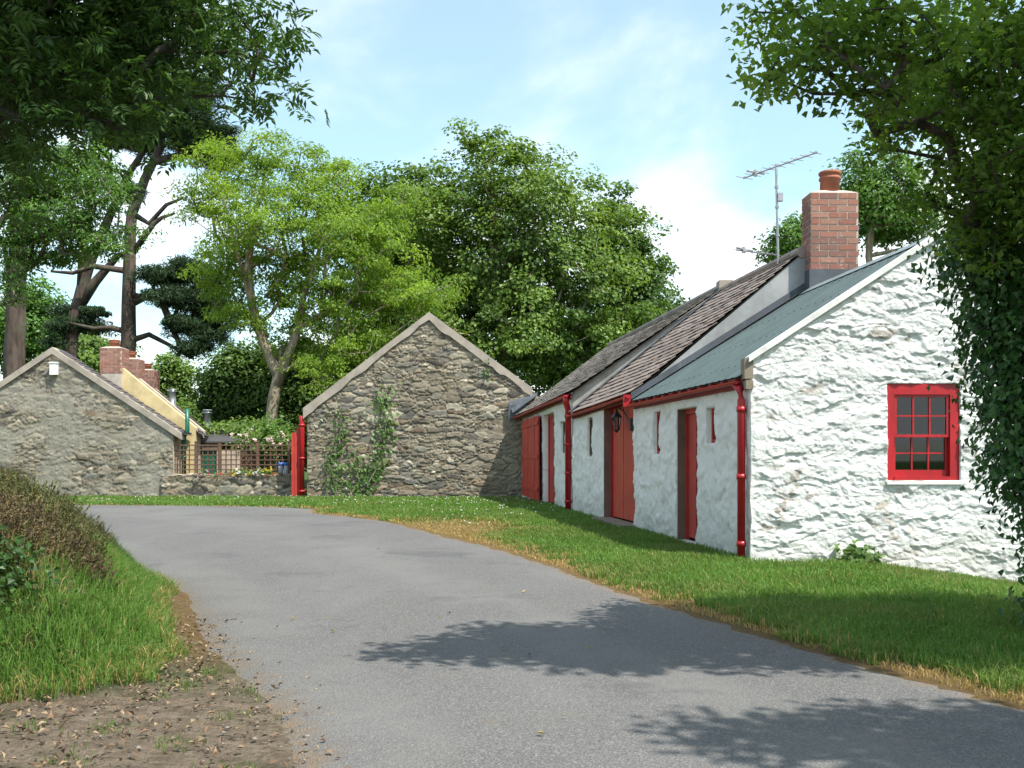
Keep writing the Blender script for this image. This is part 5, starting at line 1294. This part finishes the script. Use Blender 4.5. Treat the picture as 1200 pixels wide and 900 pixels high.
# ---- grass, stems, litter
def blades(name, x, y, h, w, col, mat, lean=.35, seed=0, kind='stuff', label=None, cat=None, z=None, curl=.5):
    rng = np.random.default_rng(seed); n = len(x); z = gz(x, y) if z is None else z
    a = rng.random(n)*2*math.pi; l = rng.random(n)*lean; dx = np.cos(a); dy = np.sin(a)
    wa = rng.random(n)*math.pi; wx = np.cos(wa)*w; wy = np.sin(wa)*w
    b = np.stack([x, y, z-.01], 1); side = np.stack([wx, wy, np.zeros(n)], 1)*.5
    mid = b+np.stack([dx*l*h*.35, dy*l*h*.35, h*.6], 1); tip = b+np.stack([dx*l*h*(.8+curl), dy*l*h*(.8+curl), h*(1-.35*l)], 1)
    v = np.stack([b-side, b+side, mid+side*.75, mid-side*.75, tip], 1).reshape(-1, 3)
    k = np.arange(n)[:, None]*5; q = k+np.array([[0, 1, 2, 3]]); t = k+np.array([[3, 2, 4]])
    cc = np.repeat(col, 5, 0)
    o = mesh_obj(name, v, [q, t], mat, None, {'col': cc}, base=(0, 0, 0))
    tag(o, label, cat, None, kind); return o
def wall_x(y):   # left face of the white row
    return np.interp(y, [11.7, 17, 22.5, 33], [2.73, 2.06, 1.35, .33])
G1, G2, ST = np.array([.085, .175, .025]), np.array([.15, .27, .048]), np.array([.40, .28, .115])
def verge():
    rng = np.random.default_rng(5)
    X, Yv, H, Wd, CC = [], [], [], [], []
    for (y0, y1, x0, x1, dens, h, w) in ((4.3, 8, 1.2, 6.5, 5200, .085, .0075), (8, 12.2, .2, 8.4, 3600, .085, .009), (12, 17, -1.6, 2.9, 2300, .085, .012), (17, 24, -6, 2.2, 1200, .08, .017), (24, 34, -15, 1.5, 520, .075, .026)):
        n = int((y1-y0)*(x1-x0)*dens); x = rng.uniform(x0, x1, n); y = rng.uniform(y0, y1, n)
        d = road_d(x, y); ok = (d > .02) & (x > np.interp(y, RRc[:, 1][20:150], RRc[:, 0][20:150]) if False else d > .02) & (bank_d(x, y) < -.3)
        ok &= ~((y > 11.62) & (x > wall_x(y)-.02)) & ~((y > 33.2) & (x > -6.7)) & ~((y > 33.8))
        nn = fbm(x*2.2, y*2.2, 21); bl = 1-smooth(.4, 1.3, np.hypot((x+1.2)/1.4, (y-17.0)/3.0)+.6*(nn-.5))
        n3 = fbm(x*4.5, y*4.5, 23); dry = np.maximum(1-smooth(.04, np.where(y < 12, .30, .5), d+.7*(nn-.5)+.6*(n3-.5)), bl*.9)
        foot = np.exp(-np.maximum(11.6-y, 0)/.18)*(y < 11.8)*(x > 2.7)*smooth(.4, .6, fbm(x*1.7, y*0, 92)); dry = np.maximum(dry, foot*.9)
        ok &= rng.random(n) < np.where(dry > .5, .50, 1)
        x, y, d, dry = x[ok], y[ok], d[ok], dry[ok]; m = len(x)
        cl = fbm(x*1.6, y*1.6, 95); k = np.clip(rng.normal(.5, .25, m)+(cl-.5)*1.2, 0, 1)[:, None]
        c = G1*(1-k)+G2*k; yl = smooth(.46, .66, fbm(x*1.1, y*1.1, 97))[:, None]*.5; c = c*(1-yl)+yl*np.array([.16, .20, .05])
        isd = (rng.random(m) < dry*.95+.03)[:, None]; c = np.where(isd, ST*(.7+.6*rng.random(m))[:, None], c)
        hh = h*(.45+.8*rng.random(m))*np.where(dry > .4, .55, 1)*(.7+.7*cl)
        X.append(x); Yv.append(y); H.append(hh); Wd.append(np.full(m, w)*(.7+.6*rng.random(m))); CC.append(c)
    blades('verge_grass', np.concatenate(X), np.concatenate(Yv), np.concatenate(H), np.concatenate(Wd), np.concatenate(CC), M['blade'], .7, 6, label='mown green grass verge between lane and cottages', cat='grass')
    # clover heads and daisies
    n = 600; x = rng.uniform(-12, 1.5, n); y = rng.uniform(17, 33, n); ok = (road_d(x, y) > .5) & (x < wall_x(y)-.2) & (fbm(x*.5, y*.5, 44) > .47); x, y = x[ok], y[ok]; m = len(x)
    c = np.stack([x, y, gz(x, y)+.09], 1); v, f = leaf_geo(np.repeat(c, 2, 0), unit(np.array([0, -.7, .8])+rng.normal(size=(2*m, 3))*.4), rng.normal(size=(2*m, 3)), .026, .026); o = mesh_obj('clover_flowers', v, f, M['white_p'], base=(0, 0, 0)); tag(o, 'white clover heads scattered in the far verge', 'clover', None, 'stuff')
verge()
def bank():
    rng = np.random.default_rng(9)
    n = 330000; x = rng.uniform(-6.5, -1.6, n); y = rng.uniform(4.6, 13, n); d = bank_d(x, y); d = d+.25*(fbm(x*3, y*3, 55)-.5); 
    heath = smooth(.42, .78, d+.5*(fbm(x*1.6, y*1.6, 56)-.5))*smooth(.36, .42, -x/y)
    ok = (d > -.02) & (rng.random(n) > heath*.82) & (rng.random(n) < np.clip(10/(y*1.2), .3, 1)); x, y, d, heath = x[ok], y[ok], d[ok], heath[ok]; m = len(x)
    cl = fbm(x*2.5, y*2.5, 57); k = np.clip(rng.normal(.5, .28, m)+(cl-.5), 0, 1)[:, None]; c = G1*(1-k)+np.array([.14, .25, .045])*k
    isd = rng.random(m) < .05+.55*heath+.25*(d < .1); c = np.where(isd[:, None], ST*(.7+.6*rng.random(m))[:, None], c)
    blades('bank_grass', x, y, (.05+.10*rng.random(m))*(.5+.9*cl), np.full(m, .0052), c, M['blade'], 1.1, 7, label='long green grass on the roadside bank', cat='grass')
    # dry heather and dead stems over the crown of the bank
    n = 190000; x = rng.uniform(-6.5, -2.2, n); y = rng.uniform(4.8, 12, n); d = bank_d(x, y)+.4*(fbm(x*1.8, y*1.8, 58)-.5); ok = (d > .42) & (-x/y > .37+.06*rng.random(n)) & (rng.random(n) < smooth(.35, .55, fbm(x*1.5, y*1.5, 59))*.7+.3); x, y = x[ok], y[ok]; m = len(x)
    k = rng.random(m)[:, None]; dk = (1-.8*smooth(1.2, 1.8, bank_d(x, y)+.5*(fbm(x*2, y*2, 64)-.5)))[:, None]; c = np.array([.10, .055, .038])*(1-k*.8)+np.array([.22, .15, .085])*k*.8; c = c*dk+(1-dk)*(np.array([.20, .17, .07])*(1-k)+np.array([.34, .27, .14])*k); p = (rng.random(m) < .25)[:, None]; c = np.where(p, np.array([.36, .28, .16])*(.7+.5*rng.random(m))[:, None], c)
    g = (rng.random(m) < .22)[:, None]; c = np.where(g, np.array([.06, .10, .025]), c)
    blades('dry_heather', x, y, (.04+.13*rng.random(m)**1.5)*(.4+1.2*smooth(.35, .7, fbm(x*2.6, y*2.6, 63))), np.full(m, .0045), c, M['straw'], 1.3, 8, label='brown dry heather and dead stems on top of the bank', cat='heather')
    # bramble sprawling on the bank face at the left edge
    n = 1000; c0 = np.array([[-2.95, 5.45, 0], [-2.85, 5.35, 0], [-3.1, 5.5, 0], [-2.72, 5.5, 0]]); ci = rng.integers(0, 4, n); q = rng.normal(size=(n, 3))*np.array([.13, .10, .0]); pos = c0[ci]+q; pos[:, 2] = gz(pos[:, 0], pos[:, 1])+.04+.11*rng.random(n)
    t = thing('bramble_bush', (-2.9, 5.45, float(gz(-2.9, 5.45))), 'dark leafy bramble sprawling on the bank at the left edge', 'bramble')
    nrm = unit(np.array([.3, -.5, .7])+rng.normal(size=(n, 3))*.5); sc = .6+.7*rng.random(n); v, f = leaf_geo(pos, nrm, rng.normal(size=(n, 3)), .042*sc, .030*sc); mesh_obj('foliage', v, f, M['leaf_dark'], t, {'tint': np.repeat(rng.random(n)*.8, 4)})
    mb = MB()
    for k in range(46):
        x, y = rng.uniform(-3.5, -2.8), rng.uniform(5.3, 7.2); a = rng.uniform(0, 6.28); l = rng.uniform(.12, .34); pts = []
        for s in np.linspace(0, 1, 5): xx, yy = x+math.cos(a)*l*s, y+math.sin(a)*l*s; pts.append((xx, yy, float(gz(xx, yy))+.03+.16*math.sin(math.pi*s)*l*1.6))
        mb.tube(pts, [.005, .005, .004, .004, .002], 4)
    tag(mb.build('dead_stems', M['deadstem']), 'bare dead stems lying tangled over the bank', 'stems', None, 'stuff')
M['leaf_heath'] = m_leaf('heather_sprigs', (.085, .055, .032), (.15, .115, .05), .15, .7)
M['leaf_heath2'] = m_leaf('green_heather_sprigs', (.075, .085, .028), (.15, .15, .05), .2, .7)
def heather_bush(label, x0, y0, r, leafm, seed):
    """low cushion of upright sprigs rooted on the bank"""
    rng = np.random.default_rng(seed); n = int(520*(r/.4)**2); per = 22; t = thing('heather_bush', (x0, y0, float(gz(x0, y0))), label, 'heather', 'heather on the bank')
    a = rng.random(n)*6.283; q = r*np.sqrt(rng.random(n))*(.75+.5*vnoise(np.cos(a)*1.7+seed, np.sin(a)*1.7)); x = x0+q*np.cos(a); y = y0+q*np.sin(a); zb = gz(x, y)
    hh = r*(.16+.34*np.clip(1-(q/r)**2, 0, 1))*(.6+.7*rng.random(n)); ln = np.stack([np.cos(a)*q/r*.5+rng.normal(size=n)*.25, np.sin(a)*q/r*.5+rng.normal(size=n)*.25, np.ones(n)], 1)
    b_ = np.stack([x, y, zb-.01], 1); i = np.repeat(np.arange(n), per); s_ = .25+.75*rng.random(n*per); pos = b_[i]+ln[i]*(hh[i]*s_)[:, None]
    dr = unit(ln[i]+rng.normal(size=(n*per, 3))*.55); nrm = unit(rng.normal(size=(n*per, 3))+[0, 0, .5]); sc = .6+.7*rng.random(n*per)
    v, f = leaf_geo(pos, nrm, dr, .026*sc, .010*sc); mesh_obj('foliage', v, f, leafm, t, {'tint': np.repeat(np.clip(.5+.25*rng.normal(size=n), 0, 1)[i], 4)})
    tip = b_+ln*hh[:, None]; e = np.array([.0022, 0, 0]); v = np.stack([b_-e, b_+e, tip], 1).reshape(-1, 3); mesh_obj('twigs', v, np.arange(3*n).reshape(n, 3), M['bark'], t)
for k_, (x_b, y_b, r_b, m_b, l_b) in enumerate(((-2.92, 6.35, .42, 'leaf_heath', 'brown heather clump on the bank face, nearest the left edge of the lane bend'), (-3.25, 6.9, .5, 'leaf_heath2', 'greenish heather clump on top of the bank'), (-3.0, 5.85, .36, 'leaf_heath', 'dark brown heather clump just above the bramble'))):
    heather_bush(l_b, x_b, y_b, r_b, M[m_b], 300+k_)
M['deadstem'] = m_paint('dead_stems', (.30, .22, .15), .9, (.18, .12, .08), .6)
bank()
def litter():
    rng = np.random.default_rng(15)
    n = 5200; x = rng.uniform(-3.2, .0, n); y = rng.uniform(3.7, 7.5, n); d = road_d(x, y); b = bank_d(x, y); ok = (d > -.35) & (b < .25) & (rng.random(n) < np.where(b > -.35, .9, .35)*np.where(d > .05, 1, .4)); x, y = x[ok], y[ok]; m = len(x)
    c = np.stack([x, y, np.maximum(gz(x, y), .012)+.014+.012*rng.random(m)], 1); nrm = unit(np.array([0, 0, 1.])+rng.normal(size=(m, 3))*.45); sc = .5+.9*rng.random(m)
    v, f = leaf_geo(c, nrm, rng.normal(size=(m, 3)), .034*sc, .018*sc, .3); m_, nt, N, L, b_ = new_mat('dead_leaves'); cr = N('ShaderNodeValToRGB'); e = cr.color_ramp.elements; e[0].color = (.10, .06, .035, 1); e[1].color = (.30, .22, .13, 1); e.new(.5).color = (.17, .105, .06, 1); L(island(nt), cr.inputs[0]); L(cr.outputs[0], b_.inputs['Base Color']); b_.inputs['Roughness'].default_value = .85
    tag(mesh_obj('leaf_litter', v, f, m_, base=(0, 0, 0)), 'dead brown leaves strewn over the earth at the lane edge', 'leaves', None, 'stuff')
    # clods and pebbles
    n = 7000; x = rng.uniform(-3.6, .3, n); y = rng.uniform(3.6, 8.6, n); d = road_d(x, y); b = bank_d(x, y); ok = (d > -.25) & (b < .05) & (rng.random(n) < np.where(d < .25, .9, .55)); x, y = x[ok], y[ok]; m = len(x)
    s = .004+.013*rng.random(m)**4; oc = np.array([[1, 0, 0], [0, 1, 0], [-1, 0, 0], [0, -1, 0], [0, 0, .45], [0, 0, -.5]], float)
    v = (np.stack([x, y, np.maximum(gz(x, y), .008)+s*.3], 1)[:, None, :]+oc[None]*s[:, None, None]*(1+.25*rng.normal(size=(m, 6, 1)))).reshape(-1, 3); k = np.arange(m)[:, None]*6
    f = np.concatenate([k+np.array([[a, b, 4]]) for a, b in ((0, 1), (1, 2), (2, 3), (3, 0))]+[k+np.array([[b, a, 5]]) for a, b in ((0, 1), (1, 2), (2, 3), (3, 0))])
    tag(mesh_obj('pebbles', v, f, m_island('pebble_stone', [(.14, .105, .075), (.20, .16, .12), (.09, .07, .05), (.24, .21, .17)], .95, 60), shade=True, base=(0, 0, 0)), 'small clods and pebbles on the bare earth beside the lane', 'pebbles', None, 'stuff')
    # grass tufts in the earth
    n = 1600; c0 = rng.uniform([-2.4, 3.9], [-.9, 6.4], (26, 2)); ci = rng.integers(0, 26, n); x = c0[ci, 0]+rng.normal(size=n)*.06; y = c0[ci, 1]+rng.normal(size=n)*.06; ok = (road_d(x, y) > -.05) & (bank_d(x, y) < .05); x, y = x[ok], y[ok]; k = rng.random(len(x))[:, None]
    blades('earth_tufts', x, y, .02+.04*rng.random(len(x)), np.full(len(x), .006), G1*(1-k)+np.array([.16, .19, .06])*k, M['blade'], .9, 19, label='sparse grass tufts in the bare earth', cat='grass')
    # fallen leaves and twigs lying on the lane
    n = 24; x = rng.uniform(-2, 1.6, n); y = rng.uniform(4.2, 13, n); ok = road_d(x, y) < -.25; x, y = x[ok], y[ok]; m = len(x); c = np.stack([x, y, np.full(m, .052)], 1); sc = .5+rng.random(m)
    v, f = leaf_geo(c, unit(np.array([0, 0, 1.])+rng.normal(size=(m, 3))*.3), rng.normal(size=(m, 3)), .034*sc, .02*sc, .25); tag(mesh_obj('fallen_leaves', v, f, m_leaf('fallen_leaf', (.30, .24, .06), (.16, .12, .05), .1, .8, False), base=(0, 0, 0)), 'yellowed leaves lying on the lane', 'leaves', None, 'stuff')
litter()
